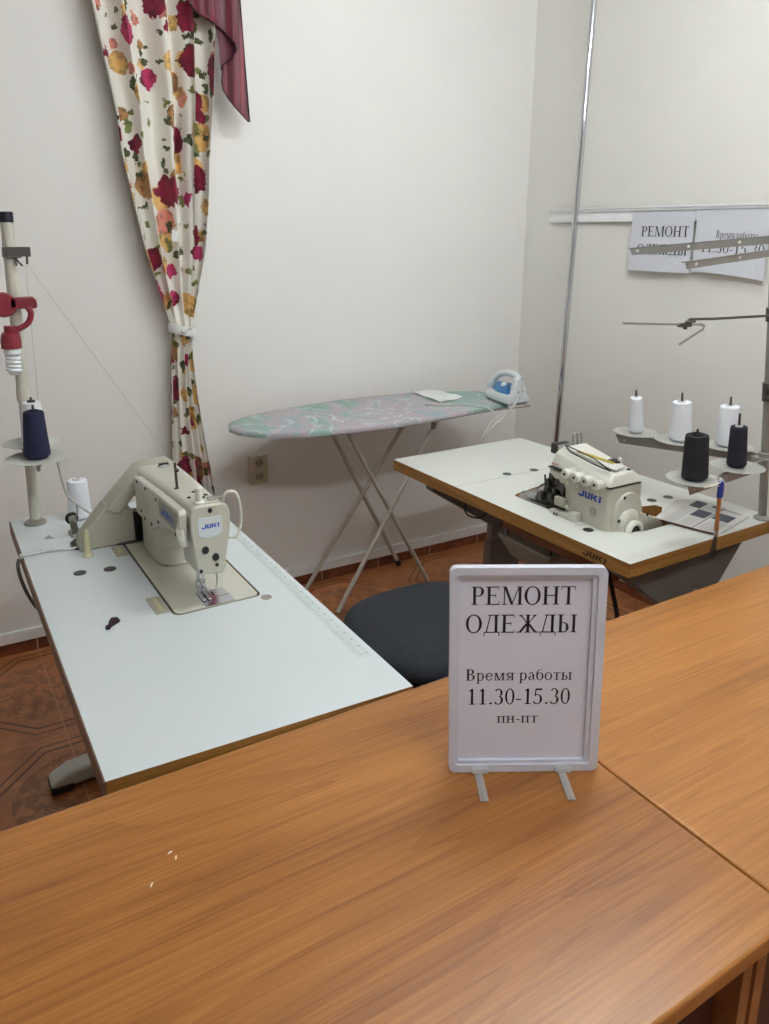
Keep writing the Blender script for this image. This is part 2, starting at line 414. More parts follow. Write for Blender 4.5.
# ------------------------------------------------------------------ lettering (drawn glyphs, cap height 1)
WT, HL = .14, .055
def arcp(cx, cy, rx, ry, a0, a1, w=WT, h=HL, n=16, power=1.4):
    out = []
    full = abs(a1-a0) >= 359
    for i in range(n):
        qs = []
        for t in (i/n, (i+1)/n):
            a = math.radians(lerp(a0, a1, t)); th = h+(w-h)*abs(cos(a))**power
            qs.append(((cx+rx*cos(a), cy+ry*sin(a)), (cx+(rx-th)*cos(a), cy+(ry-min(th, .5*h+.5*th))*sin(a))))
        out.append([qs[0][0], qs[1][0], qs[1][1], qs[0][1]])
    return out
def rc(x0, x1, y0, y1): return [(x0, y0), (x1, y0), (x1, y1), (x0, y1)]
def stem(x, y0=0, y1=1, w=WT, sb=True, st=True, sw=.085):
    o = [rc(x, x+w, y0, y1)]
    if sb: o.append(rc(x-sw, x+w+sw, y0, y0+HL*.8))
    if st: o.append(rc(x-sw, x+w+sw, y1-HL*.8, y1))
    return o
def dg(x0, y0, x1, y1, w): return [(x0, y0), (x0+w, y0), (x1+w, y1), (x1, y1)]
def glyph(c):
    H = HL; xh = .66
    if c == 'Р': return stem(.1)+[rc(.22, .36, 1-H, 1), rc(.22, .36, .46, .46+H)]+arcp(.36, .73, .27, .27, -90, 90), .68
    if c == 'Е': return stem(.1, st=False)+[rc(.02, .66, 1-H, 1), rc(.02, .68, 0, H), rc(.2, .5, .49, .49+H), rc(.63, .66, .82, 1), rc(.65, .68, 0, .2), rc(.48, .51, .4, .62)], .74
    if c == 'М': return stem(.12, w=H)+stem(.84)+[dg(.12, 1, .47, 0, .13), dg(.49, .02, .84, 1, H)]+[], 1.08
    if c in 'О': return arcp(.42, .5, .4, .52, 0, 360, n=32), .86
    if c == 'Н': return stem(.1)+stem(.62)+[rc(.2, .65, .48, .48+H)], .88
    if c == 'Т': return stem(.32, st=False)+[rc(.03, .73, 1-H, 1), rc(.03, .06, .8, 1), rc(.70, .73, .8, 1)], .78
    if c == 'Д': return [rc(.56, .56+WT, 0, 1), rc(.24, .78, 1-H, 1), rc(.02, .8, 0, H), rc(.02, .06, -.2, .04), rc(.76, .8, -.2, .04), dg(.12, .02, .32, 1, H)], .84
    if c == 'Ж':
        o = stem(.5)
        for s in (1, -1):
            X = .5625
            o += [dg(X+s*.02-H/2, .5, X+s*.34-H/2, .95, H*1.2), dg(X+s*.03-(WT/2), .52, X+s*.40-(WT/2), 0, WT)]
            o += [rc(*sorted((X+s*.26, X+s*.42)), .9, .98), rc(*sorted((X+s*.3, X+s*.56)), 0, H)]
        return o, 1.13
    if c == 'Ы': return stem(.1)+[rc(.2, .34, .52, .52+H), rc(.2, .34, 0, H)]+arcp(.34, .28, .24, .285, -90, 90)+stem(.76), 1.0
    if c == 'В': return stem(.1)+[rc(.2, .36, 1-H, 1), rc(.2, .36, .5, .5+H), rc(.2, .36, 0, H)]+arcp(.35, .76, .23, .24, -90, 90)+arcp(.36, .27, .28, .275, -90, 90), .72
    if c == 'р': return stem(.08, -.28, xh, w=.1)+arcp(.3, .33, .24, .35, -125, 125, w=.11), .6
    if c == 'е': return arcp(.28, .33, .25, .35, 20, 325, w=.1, n=22)+[rc(.08, .51, .36, .36+H)], .57
    if c == 'м': return stem(.1, 0, xh, w=H)+stem(.6, 0, xh, w=.1)+[dg(.1, xh, .34, 0, .1), dg(.36, .02, .6, xh, H)], .82
    if c == 'я': return stem(.4, 0, xh, w=.1)+[rc(.22, .45, xh-H, xh), rc(.22, .45, .3, .3+H), dg(.03, 0, .25, .33, .1), rc(0, .14, 0, H)]+arcp(.24, .49, .18, .19, 90, 270, w=.1), .6
    if c == 'а': return [rc(.32, .42, .08, .5)]+arcp(.24, .46, .15, .25, 0, 165, w=.08)+arcp(.2, .19, .17, .2, 80, 300, w=.1)+[dg(.2, .34, .34, .42, H), rc(.38, .5, 0, .05)], .52
    if c == 'б': return arcp(.28, .33, .25, .35, 0, 360, w=.1, n=24)+arcp(.36, .55, .33, .4, 110, 190, w=.08)+[dg(.22, .9, .44, 1.0, .06)], .58
    if c == 'о': return arcp(.28, .33, .26, .35, 0, 360, w=.1, n=24), .57
    if c == 'т': return stem(.22, 0, xh, w=.1, st=False)+[rc(.03, .51, xh-H, xh), rc(.03, .055, .5, xh), rc(.485, .51, .5, xh)], .55
    if c == 'ы': return stem(.08, 0, xh, w=.1)+[rc(.16, .27, .36, .36+H), rc(.16, .27, 0, H)]+arcp(.27, .2, .18, .205, -90, 90, w=.1)+stem(.58, 0, xh, w=.1), .77
    if c == 'п': return stem(.08, 0, xh, w=.1)+stem(.42, 0, xh, w=.1)+[rc(.1, .5, xh-H, xh)], .62
    if c == 'н': return stem(.08, 0, xh, w=.1)+stem(.42, 0, xh, w=.1)+[rc(.1, .5, .32, .32+H)], .62
    if c == '1': return [rc(.2, .2+.11, 0, 1), rc(.1, .41, 0, H), dg(.08, .84, .2, .98, .1)], .5
    if c == '0': return arcp(.25, .5, .23, .52, 0, 360, w=.1, n=28), .5
    if c == '3': return arcp(.22, .75, .2, .26, -60, 150, w=.1)+arcp(.21, .27, .24, .29, -150, 80, w=.11), .5
    if c == '5': return [rc(.1, .44, .9, 1), dg(.06, .5, .1, .95, H)]+arcp(.19, .31, .25, .33, -150, 110, w=.11), .5
    if c == '.': return [circ(.12, .06, .065, 8)], .25
    if c == '-': return [rc(.03, .28, .27, .34)], .33
    return [], .27
def text_polys(t):
    x = 0; out = []
    for ch in t:
        p, a = glyph(ch)
        if ch == ' ': a = .27
        out += [[(px+x, py) for px, py in q] for q in p]; x += a+.03
    return out, x-.03
def put_text(mb, t, x0, x1, y0, h, z, mi=0, frame=None):
    """text from x0 to x1, baseline y0, cap height h, on plane z of a local frame (function x,y,z -> point)"""
    polys, w = text_polys(t)
    s = (x1-x0)/w
    for p in polys:
        pts = [(x0+a*s, y0+b*h, z) for a, b in p]
        if frame: pts = [frame(*q) for q in pts]
        mb.add(pts, [tuple(range(len(pts)))], mi)
def juki(mb, x0, x1, y0, h, frame, z=0, slant=.12, mi=0):
    s = (x1-x0)/3.9
    G = []
    G += [rc(.62, .92, .3, 1), rc(0, .3, .12, .42), rc(.1, .8, 0, .28), rc(.6, .9, .1, .4)]
    G += [rc(1.05, 1.32, .12, 1), rc(1.6, 1.87, .12, 1), rc(1.15, 1.8, 0, .26)]
    G += [rc(2.02, 2.3, 0, 1), dg(2.3, .42, 2.75, 1, .35), dg(2.28, .58, 2.78, 0, .35)]
    G += [rc(3.32, 3.62, 0, 1)]
    for q in G:
        pts = [frame(x0+(a+slant*b)*s, y0+b*h, z) for a, b in q]
        mb.add(pts, [tuple(range(4))], mi)

# ------------------------------------------------------------------ the room
XW, YW, ZC, XL, YF = 2.60, 2.95, 2.80, -1.9, -2.4
struct('floor', MB().box(XL-.1, XW+.1, YF-.1, YW+.1, -.05, 0), M['tile'])
S_floor = bpy.data.objects['floor']
def fix_origin(o):                                          # object coordinates = world coordinates
    d = o.location.copy(); o.data.transform(Matrix.Translation(d)); o.location = (0, 0, 0)
fix_origin(S_floor)
struct('wall_back', MB().box(XL-.1, XW+.1, YW, YW+.1, 0, ZC), M['wall'])
struct('wall_right', MB().box(XW, XW+.1, YF-.1, YW, 0, ZC), M['wall2'])
struct('wall_left', MB().box(XL-.1, XL, YF-.1, YW, 0, ZC), M['wall2'])
struct('wall_front', MB().box(XL, XW, YF-.1, YF, 0, ZC), M['wall2'])
struct('ceiling', MB().box(XL-.1, XW+.1, YF-.1, YW+.1, ZC, ZC+.05), M['ceil'])
o = struct('baseboard_back', MB().box(XL, XW, YW-.006, YW, 0, .048), M['tile_s']); fix_origin(o)
o = struct('baseboard_right', MB().box(XW-.006, XW, YF, YW-.006, 0, .048), M['tile_s']); fix_origin(o)
def duct(name, x0, x1, y0, y1):
    return struct(name, MB().box(x0, x1, y0, y1, .048, .094), M['trimw'], bevel=.003)
duct('trim_1', XL, XW, YW-.014, YW); duct('trim_2', XW-.014, XW, YF, YW-.014)
cr = MB()                                                   # moulded rail on the right wall
cr.box(XW-.012, XW, YF, 2.765, 1.612, 1.672); cr.box(XW-.020, XW, YF, 2.765, 1.655, 1.672); cr.box(XW-.020, XW, YF, 2.765, 1.612, 1.632)
cr.box(XW-.024, XW, YF, 2.765, 1.664, 1.672)
struct('trim_3', cr, M['trimw'], bevel=.002)

for ix, ((lx, ly), sz, st) in enumerate(LAMPS):
    t = thing('tube_lamp', (lx, ly, ZC-.16), ['long white tube lamp under the ceiling over the counter', 'long white tube lamp under the ceiling over the sewing tables'][ix], 'lamp')
    MB().box(lx-sz/2-.03, lx+sz/2+.03, ly-.035, ly+.035, ZC-.05, ZC).build('lamp_housing', M['trimw'], t, bevel=.004)
    for sx in (-1, 1): MB().box(lx+sx*(sz/2+.012)-.012, lx+sx*(sz/2+.012)+.012, ly-.03, ly+.03, ZC-.17, ZC-.05).build('lamp_socket', M['trimw'], t, bevel=.003)
    MB().cyl((lx-sz/2, ly, ZC-.13), (lx+sz/2, ly, ZC-.13), .032, n=24).build('tube', M['lamp%d' % ix], t)

# ------------------------------------------------------------------ counter (two units meeting at x = .822)
CT = .762
def counter(name_lab, x0, x1, m, sides, inner):
    t = thing('counter', ((x0+x1)/2, .70, 0), name_lab, 'counter')
    s = MB().box(x0, x1, .379, 1.012, CT-.025, CT)
    o = s.build('countertop', m, t, bevel=.004, seg=3)
    b = MB(); b.box(x0, x1, .955, .975, .06, CT-.025); b.build('front_panel', M['cbody'], t)
    b = MB(); b.box(x0+.03, x1-.03, .50, .95, .06, .08); b.build('bottom_shelf', M['cdark'], t)
    b = MB(); b.box(x0, x1, .47, .95, 0, .06); b.build('plinth', M['cdark'], t)
    for sx in sides:
        b = MB(); b.box(sx, sx+.02, .42, .955, .06, CT-.025); b.build('side_panel', M['cbody'], t)
    for a, c in inner:
        b = MB(); b.box(a, c, .45, .467, .08, CT-.04); d = b.build('door', M['cdark'], t, bevel=.002)
    return t
counter('left section of the beech laminate reception counter, in the foreground', -1.5, .8215, M['ctop'], (-1.5, .795), ((-1.475, -.7), (-.695, .035), (.04, .79)))
counter('right section of the beech laminate reception counter, beyond the seam line', .8235, 2.50, M['ctop2'], (.8245, 2.48), ((.85, 1.66), (1.665, 2.475)))
for i, (x, y, r) in enumerate([(.21, .857, .3), (.214, .845, 1.2), (.176, .818, .9)]):
    b = MB(); d = Vector((cos(r), sin(r), 0))*.0035
    b.tube([Vector((x, y, CT+.0012))-d, Vector((x, y, CT+.0018)), Vector((x, y, CT+.0012))+d], [.0006, .0013, .0006], 6)
    tag(b.build('lint_speck', M['lint']), ['white lint speck on the counter, nearer the sewing table', 'small white lint speck just below another on the counter', 'white lint speck alone on the counter, nearest the front edge'][i], 'lint', 'lint specks on the counter')

# ------------------------------------------------------------------ sign in a plastic frame, on the counter
def make_sign():
    t = thing('tabletop_sign', (.6125, .802, CT), 'white plastic framed notice with clothing repair hours standing on the counter', 'sign', rz=math.radians(-29.7))
    w, h, tl = .224, .328, math.radians(0.5); ro = math.radians(-1.4)
    def F(x, y, z):
        x, y = x*cos(ro)+y*sin(ro), -x*sin(ro)*0+y*cos(ro)
        return (x, z*-cos(tl)+y*sin(tl), y*cos(tl)+z*sin(tl)+.001)   # z = out towards reader
    def place(mb):
        mb.v = [Vector(F(*p)) for p in mb.v]; return mb
    f = L(); f.plate(rrect(0, w, 0, h, .010), [rrect(.009, w-.013, .012, h-.011, .006)], -.006, .006)
    place(f).build('frame', M['frame_pl'], t, bevel=.0015)
    f = L(); f.plate(rrect(.009, w-.013, .012, h-.011, .006), [rrect(.014, w-.020, .018, h-.016, .004)], -.003, .0035)
    place(f).build('inner_rim', M['frame_pl'], t, bevel=.001)
    p = L().box(.011, w-.015, .014, h-.013, -.0035, -.0015); place(p).build('paper', M['paper'], t)
    bk = L().box(.009, w-.012, .012, h-.011, -.0055, -.0035); place(bk).build('back_panel', M['frame_pl'], t)
    def line(txt, u0, u1, v0, hh):
        b = L(); put_text(b, txt, u0*w, u1*w, (1-v0)*h, hh*h, -.0011); place(b); b.recalc = False
        return b.build('lettering', M['ink'], t)
    line('РЕМОНТ', .136, .812, .182, .086)
    line('ОДЕЖДЫ', .102, .825, .315, .086)
    line('Время работы', .108, .808, .548, .056)
    line('11.30-15.30', .118, .803, .668, .078)
    line('пн-пт', .318, .595, .762, .052)
    for x in (.038, .163):
        b = L(); b.box(x, x+.012, -.068, .012, .0, .0028); b.box(x-.004, x+.02, -.012, .012, .0028, .010)
        b.box(x+.0045, x+.0075, -.066, -.012, .0028, .004)
        b.build('foot', M['clearp'], t, bevel=.0008)
    return t
make_sign()

# ------------------------------------------------------------------ sewing tables
TT = .76; TH = .038
def table_leg(t, cx, y, x0, x1, mcol, half=.055, name='leg', bk=None):
    """one upright of the T-shaped stand: bracket, column, foot with rubber ends"""
    zt = TT-TH
    b = MB()
    b.box(cx-half, cx+half, y-.022, y+.022, .05, .46)
    b.box(cx-half+.008, cx+half-.008, y-.017, y+.017, .46, .60)
    lg = b.build(name, mcol, t, bevel=.006)
    fx0, fx1 = x0, x1
    if bk: x0, x1 = bk
    b = MB(); b.prism([(x0, zt), (x0, zt-.02), (cx-half, zt-.19), (cx+half, zt-.19), (x1, zt-.02), (x1, zt)], 'y', y-.024, y+.024)
    b.build('leg_bracket', mcol, t, bevel=.005)
    x0, x1 = fx0, fx1
    b = MB(); b.prism([(x0-.01, .012), (x0-.01, .035), (x0+.04, .058), (cx, .075), (x1-.04, .058), (x1+.01, .035), (x1+.01, .012)], 'y', y-.032, y+.032)
    ft = b.build('foot', mcol, t, bevel=.01, seg=3)
    for xx, s in ((x0-.012, 1), (x1+.012, -1)):
        c = MB(); c.box(min(xx, xx+s*.06), max(xx, xx+s*.06), y-.036, y+.036, 0, .024); c.build('foot_cap', M['rubber'], ft, bevel=.006)

t1 = thing('sewing_table', (.44, 1.65, 0), 'white topped sewing table with lockstitch machine, at left against the counter', 'table')
out1 = [(.169, 1.041), (.692, 1.019), (.705, 2.252), (.178, 2.258)]
hole1 = rrect(.404, .600, 1.487, 1.96, .018)
tt = MB().plate(out1, [hole1], TT-TH, TT, 0, 1).build('tabletop', [M['lam'], M['edge_b']], t1, bevel=.0012)
lip = MB(); lip.prism([(.1665, 1.0405), (.1690, 1.0405), (.1780, 2.258), (.1755, 2.258)], 'z', TT-TH, TT-.0015)
lip.build('edge_band', M['edge_d'], tt)
for y in (1.30, 2.10): table_leg(t1, .44, y, .205, .64, M['grey_disc'])
b = MB().box(.39, .43, 1.3, 2.1, .10, .14).build('crossbar', M['grey_paint'], t1)
for x, y in ((.277, 1.809), (.342, 1.797), (.306, 1.965)):
    b = MB(); b.lathe([(.0145, 0), (.0145, .0008), (.012, .0014), (.0115, .0010), (0, .0010)], (x, y, TT)); b.build('bolt_cap', M['steel_d'], t1)
for x0, x1, y0, y1 in ((.372, .403, 1.51, 1.60), (.372, .403, 1.86, 1.93)):
    pd = MB().box(x0, x1, y0, y1, TT-.01, TT+.0012).build('hinge_pad', M['cream_d'], t1, bevel=.003)
    MB().box(x0+.010, x1-.010, y0+.012, y1-.012, TT+.0012, TT+.003).build('pad_ridge', M['beige_pl'], pd, bevel=.001)
b = MB(); b.lathe([(.012, 0), (.012, .001), (.009, .0012), (0, .0008)], (.604, 1.474, TT)); b.build('corner_pad', M['greyp'], t1)
b = MB(); b.prism([(.235, 2.07), (.262, 2.062), (.252, 2.098)], 'z', TT, TT+.0004); b.build('triangle_decal', M['grey_paint'], t1)
# measuring tape glued along the operator's edge
rt = MB(); rt.hexa([(.655, 1.15, TT), (.682, 1.15, TT), (.690, 1.86, TT), (.668, 1.86, TT)], [(.655, 1.15, TT+.0004), (.682, 1.15, TT+.0004), (.690, 1.86, TT+.0004), (.668, 1.86, TT+.0004)])
ro = rt.build('measuring_strip', M['rulerp'], t1); ro['label'] = 'pale printed measuring strip stuck along the right edge'
rk = MB()
for i in range(70):
    y = 1.157+i*.0100; x = lerp(.658, .671, i/70); w = .012 if i % 5 == 0 else .007
    rk.box(x, x+w, y, y+.0012, TT+.0004, TT+.0006)
    if i % 3 == 0: rk.box(x+.016, x+.020, y, y+.004, TT+.0004, TT+.0006)
rk.build('strip_print', M['ruler_ink'], ro)

t2 = thing('sewing_table', (1.72, 1.70, 0), 'white topped table with brown edges and sunken overlock machine, at right', 'table')
out2 = [(1.448, 1.190), (2.085, 1.198), (2.035, 2.275), (1.425, 2.258)]
hole2 = [(1.543, 1.735), (1.543, 1.69), (1.556, 1.46), (1.580, 1.425), (1.598, 1.375), (1.615, 1.345), (1.66, 1.325), (1.812, 1.325), (1.825, 1.345), (1.832, 1.41), (1.862, 1.43), (1.860, 1.455), (1.80, 1.47), (1.775, 1.50), (1.77, 1.775), (1.755, 1.785), (1.56, 1.745)]
tt2 = MB().plate(out2, [hole2], TT-TH, TT, 0, 1).build('tabletop', [M['lam2'], M['edge_b']], t2, bevel=.0012)
MB().hexa([(1.434, 1.897, TT), (2.047, 1.900, TT), (2.047, 1.902, TT), (1.434, 1.899, TT)], [(1.434, 1.897, TT+.0003), (2.047, 1.900, TT+.0003), (2.047, 1.902, TT+.0003), (1.434, 1.899, TT+.0003)]).build('seam_line', M['badge_line'], tt2)
MB().plate([(1.535, 1.755), (1.535, 1.31), (1.87, 1.31), (1.87, 1.79), (1.76, 1.8)], [], TT-.11, TT-.10).build('well_floor', M['orange_sk'], t2)
wl = MB()
for p, q in (((1.53, 1.31), (1.87, 1.31)), ((1.87, 1.31), (1.87, 1.80)), ((1.87, 1.80), (1.53, 1.76)), ((1.53, 1.76), (1.53, 1.31))):
    d = Vector((q[0]-p[0], q[1]-p[1], 0)).normalized(); nn = Vector((d.y, -d.x, 0))*.006
    a, c = Vector((*p, TT-.11)), Vector((*q, TT-.11)); u = Vector((0, 0, .07))
    wl.hexa([a, c, c+nn, a+nn], [a+u, c+u, c+nn+u, a+nn+u])
wl.build('well_wall', M['orange_sk'], t2)
for y, bk in ((1.26, (1.475, 1.99)), (2.05, (1.44, 1.90))): table_leg(t2, 1.775, y, 1.44, 1.99, M['grey_dark'], .072, bk=bk)
MB().box(1.70, 1.74, 1.24, 2.05, .10, .14).build('crossbar', M['grey_dark'], t2)
for x, y in ((1.528, 1.409), (1.669, 1.921), (1.782, 1.911), (1.885, 1.49), (1.955, 1.485)):
    b = MB(); b.lathe([(.015, 0), (.015, .0008), (.0125, .0014), (.012, .0010), (0, .0010)], (x, y, TT)); b.build('bolt_cap', M['steel_d'], t2)
lg = MB(); lg.recalc = False
juki(lg, 1.226, 1.310, TT-.029, .015, lambda x, y, z: (1.4473-.0216*(2.57-x-1.190), 2.57-x, y), 0)
lg.build('stamped_lettering', M['ink_brown'], t2)
tr = MB()                                                  # waste tray under the right table
tr.hexa([(1.60, 1.62, .52), (1.76, 1.62, .52), (1.76, 1.80, .52), (1.60, 1.80, .52)], [(1.56, 1.58, .60), (1.79, 1.58, .60), (1.79, 1.84, .60), (1.56, 1.84, .60)])
tray = tr.build('waste_tray', M['tray'], t2, bevel=.01)
for hx, hy in ((1.575, 1.60), (1.575, 1.80), (1.755, 1.80)): MB().box(hx, hx+.012, hy, hy+.012, .60, .722).build('tray_hanger', M['grey_dark'], tray)
studs('leg_bolt', [(1.78, 1.236, .585, .011, .010), (1.745, 1.236, .575, .011, .010)], M['grey_dark'], t2, (0, -1, 0), 18)

# ------------------------------------------------------------------ lockstitch sewing machine
sm = thing('sewing_machine', (.5, 1.7, TT), 'cream industrial lockstitch sewing machine set into the left table', 'sewing machine')
b = MB(); b.plate(rrect(.409, .595, 1.492, 1.948, .016), [], TT-.05, TT+.0010); b.build('bed', M['cream'], sm, bevel=.002)
b = MB(); b.plate(rrect(.4045, .5995, 1.485, 1.9595, .018), [], TT-.012, TT-.006); b.build('bed_gasket', M['rubber'], sm)
b = MB(); b.plate([(.474, 1.4935), (.540, 1.4935), (.536, 1.568), (.474, 1.568)], [], TT+.001, TT+.0022); npl = b.build('needle_plate', M['chrome'], sm)
MB().box(.474, .538, 1.528, 1.5295, TT+.0022, TT+.0025).build('slide_seam', M['steel_d'], npl)
for q_ in ((.494, .500, 1.538, 1.556), (.505, .508, 1.538, 1.556)): MB().box(*q_, TT+.0022, TT+.0032).build('feed_dog', M['black'], npl)
# arm: lofted cross-sections along Y
def loft(secs, n=40, p=5.0):
    """secs: (y, x0, x1, z0, z1); rounded-rectangle sections"""
    mb = MB(); vs = []; fs = []
    for (y, x0, x1, z0, z1) in secs:
        cx, cz, a, h = (x0+x1)/2, (z0+z1)/2, (x1-x0)/2, (z1-z0)/2
        for k in range(n):
            q = 2*PI*k/n; c, s_ = cos(q), sin(q)
            vs.append((cx+a*math.copysign(abs(c)**(2/p), c), y, cz+h*math.copysign(abs(s_)**(2/p), s_)))
    m_ = len(secs)
    for i in range(m_-1):
        for k in range(n): fs.append((i*n+k, i*n+(k+1) % n, (i+1)*n+(k+1) % n, (i+1)*n+k))
    fs += [tuple(range(n)), tuple((m_-1)*n+k for k in range(n))]
    mb.add(vs, fs); return mb
arm = loft([(1.515, .458, .556, .875, 1.003), (1.60, .452, .556, .885, 1.003), (1.68, .450, .556, .888, 1.002), (1.78, .448, .556, .880, 1.000), (1.90, .446, .556, .865, .996), (1.945, .448, .554, .860, .990), (1.955, .46, .545, .87, .98)])
arm.build('arm', M['cream'], sm)
pil = MB(); vs = []; fs = []; n = 32
for z, x0, x1, y0, y1 in ((TT+.003, .446, .572, 1.735, 1.945), (.79, .448, .568, 1.755, 1.945), (.83, .448, .563, 1.762, 1.945), (.86, .448, .56, 1.750, 1.945), (.885, .448, .558, 1.715, 1.945), (.90, .448, .556, 1.66, 1.945)):
    cx, cy, a, h = (x0+x1)/2, (y0+y1)/2, (x1-x0)/2, (y1-y0)/2
    for k in range(n):
        q = 2*PI*k/n; c, s_ = cos(q), sin(q); p = 4
        vs.append((cx+a*math.copysign(abs(c)**(2/p), c), cy+h*math.copysign(abs(s_)**(2/p), s_), z))
for i in range(5):
    for k in range(n): fs.append((i*n+k, i*n+(k+1) % n, (i+1)*n+(k+1) % n, (i+1)*n+k))
fs += [tuple(range(n)), tuple(5*n+k for k in range(n))]
pil.add(vs, fs); pil.build('pillar', M['cream'], sm)
# head with tapered lower end + face plate
hd = MB(); hd.hexa([(.463, 1.512, .838), (.540, 1.512, .832), (.540, 1.595, .832), (.463, 1.595, .838)], [(.452, 1.512, .985), (.558, 1.512, .985), (.558, 1.60, .985), (.452, 1.60, .985)])
hd.build('head', M['cream'], sm, bevel=.008, seg=3)
fp = MB(); fp.prism([(.464, .846), (.470, .838), (.530, .832), (.538, .838), (.552, .905), (.559, .945), (.559, .985), (.552, .998), (.540, 1.003), (.466, 1.003), (.455, .997), (.452, .985), (.452, .945), (.457, .90)], 'y', 1.500, 1.514)
face = fp.build('face_plate', M['cream'], sm, bevel=.003, seg=3)
face_root = face
bg = MB(); bg.prism([(.470, .975), (.470, .938), (.476, .932), (.498, .925), (.528, .930), (.536, .936), (.536, .975), (.533, .977), (.473, .977)], 'y', 1.4985, 1.5002); badge = bg.build('badge', M['badge'], face, bevel=.0005)
b = MB(); b.recalc = False; juki(b, .479, .530, .9505, .0105, lambda x, y, z: (x, 1.4982, y)); b.build('badge_lettering', M['blue_logo'], face)
studs('face_screw', [(x, 1.4995, z, r, .003) for x, z, r in ((.5035, .992, .0055), (.4865, .898, .0095), (.514, .876, .0095), (.4725, .848, .0045), (.5165, .8565, .0045))], M['black'], face, (0, -1, 0), 20)
# cover panel with lettering on the near (-x) side
pc = MB(); pc.prism([(1.525, .995), (1.518, .985), (1.518, .935), (1.530, .925), (1.60, .925), (1.69, .900), (1.74, .872), (1.885, .872), (1.885, .980), (1.70, .990)], 'x', .432, .450)
sp = pc.build('side_cover', M['cream'], sm, bevel=.003, seg=3)
b = MB(); b.box(.4305, .4325, 1.533, 1.665, .940, .984); b.build('name_panel', M['greyp'], sp, bevel=.0008)
b = MB(); b.recalc = False; juki(b, 0, .095, .950, .020, lambda x, y, z: (.4302, 1.648-x, y)); b.build('panel_lettering', M['blue_logo'], sp)
studs('cover_screw', [(.432, y, z, .0045, .002) for y, z in ((1.86, .972), (1.78, .976), (1.69, .973), (1.68, .915), (1.74, .888), (1.83, .895), (1.80, .883), (1.545, .932))], M['black'], sp, (-1, 0, 0))
b = MB(); b.box(.4312, .4322, 1.76, 1.86, .9450, .9465); b.box(.4312, .4322, 1.76, 1.86, .925, .9262); b.build('vent_line', M['cream_d'], sp)
# presser lifter lever, top fittings
b = MB(); b.tube(spline([(.452, 1.535, .962), (.444, 1.530, .966), (.438, 1.528, .955), (.440, 1.528, .925), (.446, 1.530, .905)]), [.006]*9+[.008]*9+[.0105]*9+[.009]*5+[.006], 12)
b.build('lifter_lever', M['wenamel'], sm)
b = MB(); b.lathe([(.014, 0), (.014, .004), (.009, .006), (.009, .028), (.0105, .03), (.0105, .034), (.005, .038), (0, .038)], (.486, 1.528, 1.002), n=24); b.build('pressure_screw', M['wenamel'], sm)
b = MB(); b.cyl((.477, 1.66, 1.0), (.474, 1.66, 1.062), .0035); b.lathe([(.008, 0), (.006, .004), (0, .005)], (.476, 1.66, .99+.01)); b.lathe([(.0, 0), (.006, .003), (.006, .008), (0, .011)], (.4765, 1.655, 1.04), (0, 0, 1), 12)
b.build('thread_post', M['steel_d'], sm)
studs('top_screw', [(x, y, 1.0015, r, .003) for x, y, r in ((.505, 1.61, .006), (.478, 1.575, .005), (.512, 1.56, .006), (.525, 1.575, .006), (.540, 1.555, .005), (.53, 1.54, .0045))], M['black'], sm, (0, 0, 1))
b = MB(); b.lathe([(.017, 0), (.016, .003), (.010, .006), (0, .008)], (.508, 1.885, .995), n=24); oc = b.build('oil_cap', M['clearp'], sm)
b = MB(); b.box(.496, .520, 1.880, 1.890, .998, 1.0045); b.build('oil_cap_slot', M['black'], oc)
b = MB(); b.box(.515, .556, 1.530, 1.546, 1.002, 1.008); b.build('thread_guide_plate', M['steel'], sm, bevel=.001)
# take-up guard bar on the operator's side
b = MB(); b.tube(spline([(.548, 1.52, .985), (.549, 1.508, 1.018), (.562, 1.502, 1.026), (.580, 1.50, 1.018), (.589, 1.50, .985), (.588, 1.50, .945), (.576, 1.50, .918), (.562, 1.508, .914), (.548, 1.52, .918)], 6), .0032, 10); b.build('takeup_guard', M['wenamel'], sm)
b = MB(); b.lathe([(.014, 0), (.014, .004), (.010, .006), (.010, .014), (.006, .018), (0, .018)], (.550, 1.535, .928), (1, 0, 0), 20); b.lathe([(.006, 0), (.006, .016), (0, .018)], (.550, 1.532, .962), (1, 0, 0), 14); b.build('tension_dial', M['steel'], sm)
# needle bar, presser bar + foot
b = MB(); b.cyl((.486, 1.545, .845), (.486, 1.545, .80), .0035); b.cyl((.486, 1.545, .803), (.486, 1.545, .790), .0055); b.cyl((.486, 1.545, .79), (.486, 1.545, .764), .0009, n=8); b.lathe([(.004, 0), (.004, .008), (0, .008)], (.486, 1.540, .795), (0, -1, 0), 10); b.build('needle_bar', M['chrome'], sm)
b = MB(); b.cyl((.480, 1.560, .845), (.480, 1.560, .785), .0042); b.box(.474, .492, 1.548, 1.566, .777, .795); b.box(.476, .483, 1.518, 1.560, TT+.0030, TT+.0065); b.box(.488, .495, 1.518, 1.560, TT+.0030, TT+.0065); b.box(.476, .495, 1.545, 1.562, TT+.006, .780)
b.build('presser_foot', M['chrome'], sm, bevel=.0008)
b = MB(); b.cyl((.508, 1.530, .845), (.509, 1.529, .832), .0055); b.tube([(.509, 1.529, .832), (.512, 1.526, .805), (.508, 1.522, .790), (.494, 1.520, .787)], .0018, 8); b.lathe([(.006, 0), (.006, .003), (0, .004)], (.509, 1.523, .828), (0, -1, 0), 12); b.build('thread_hook', M['steel'], sm)
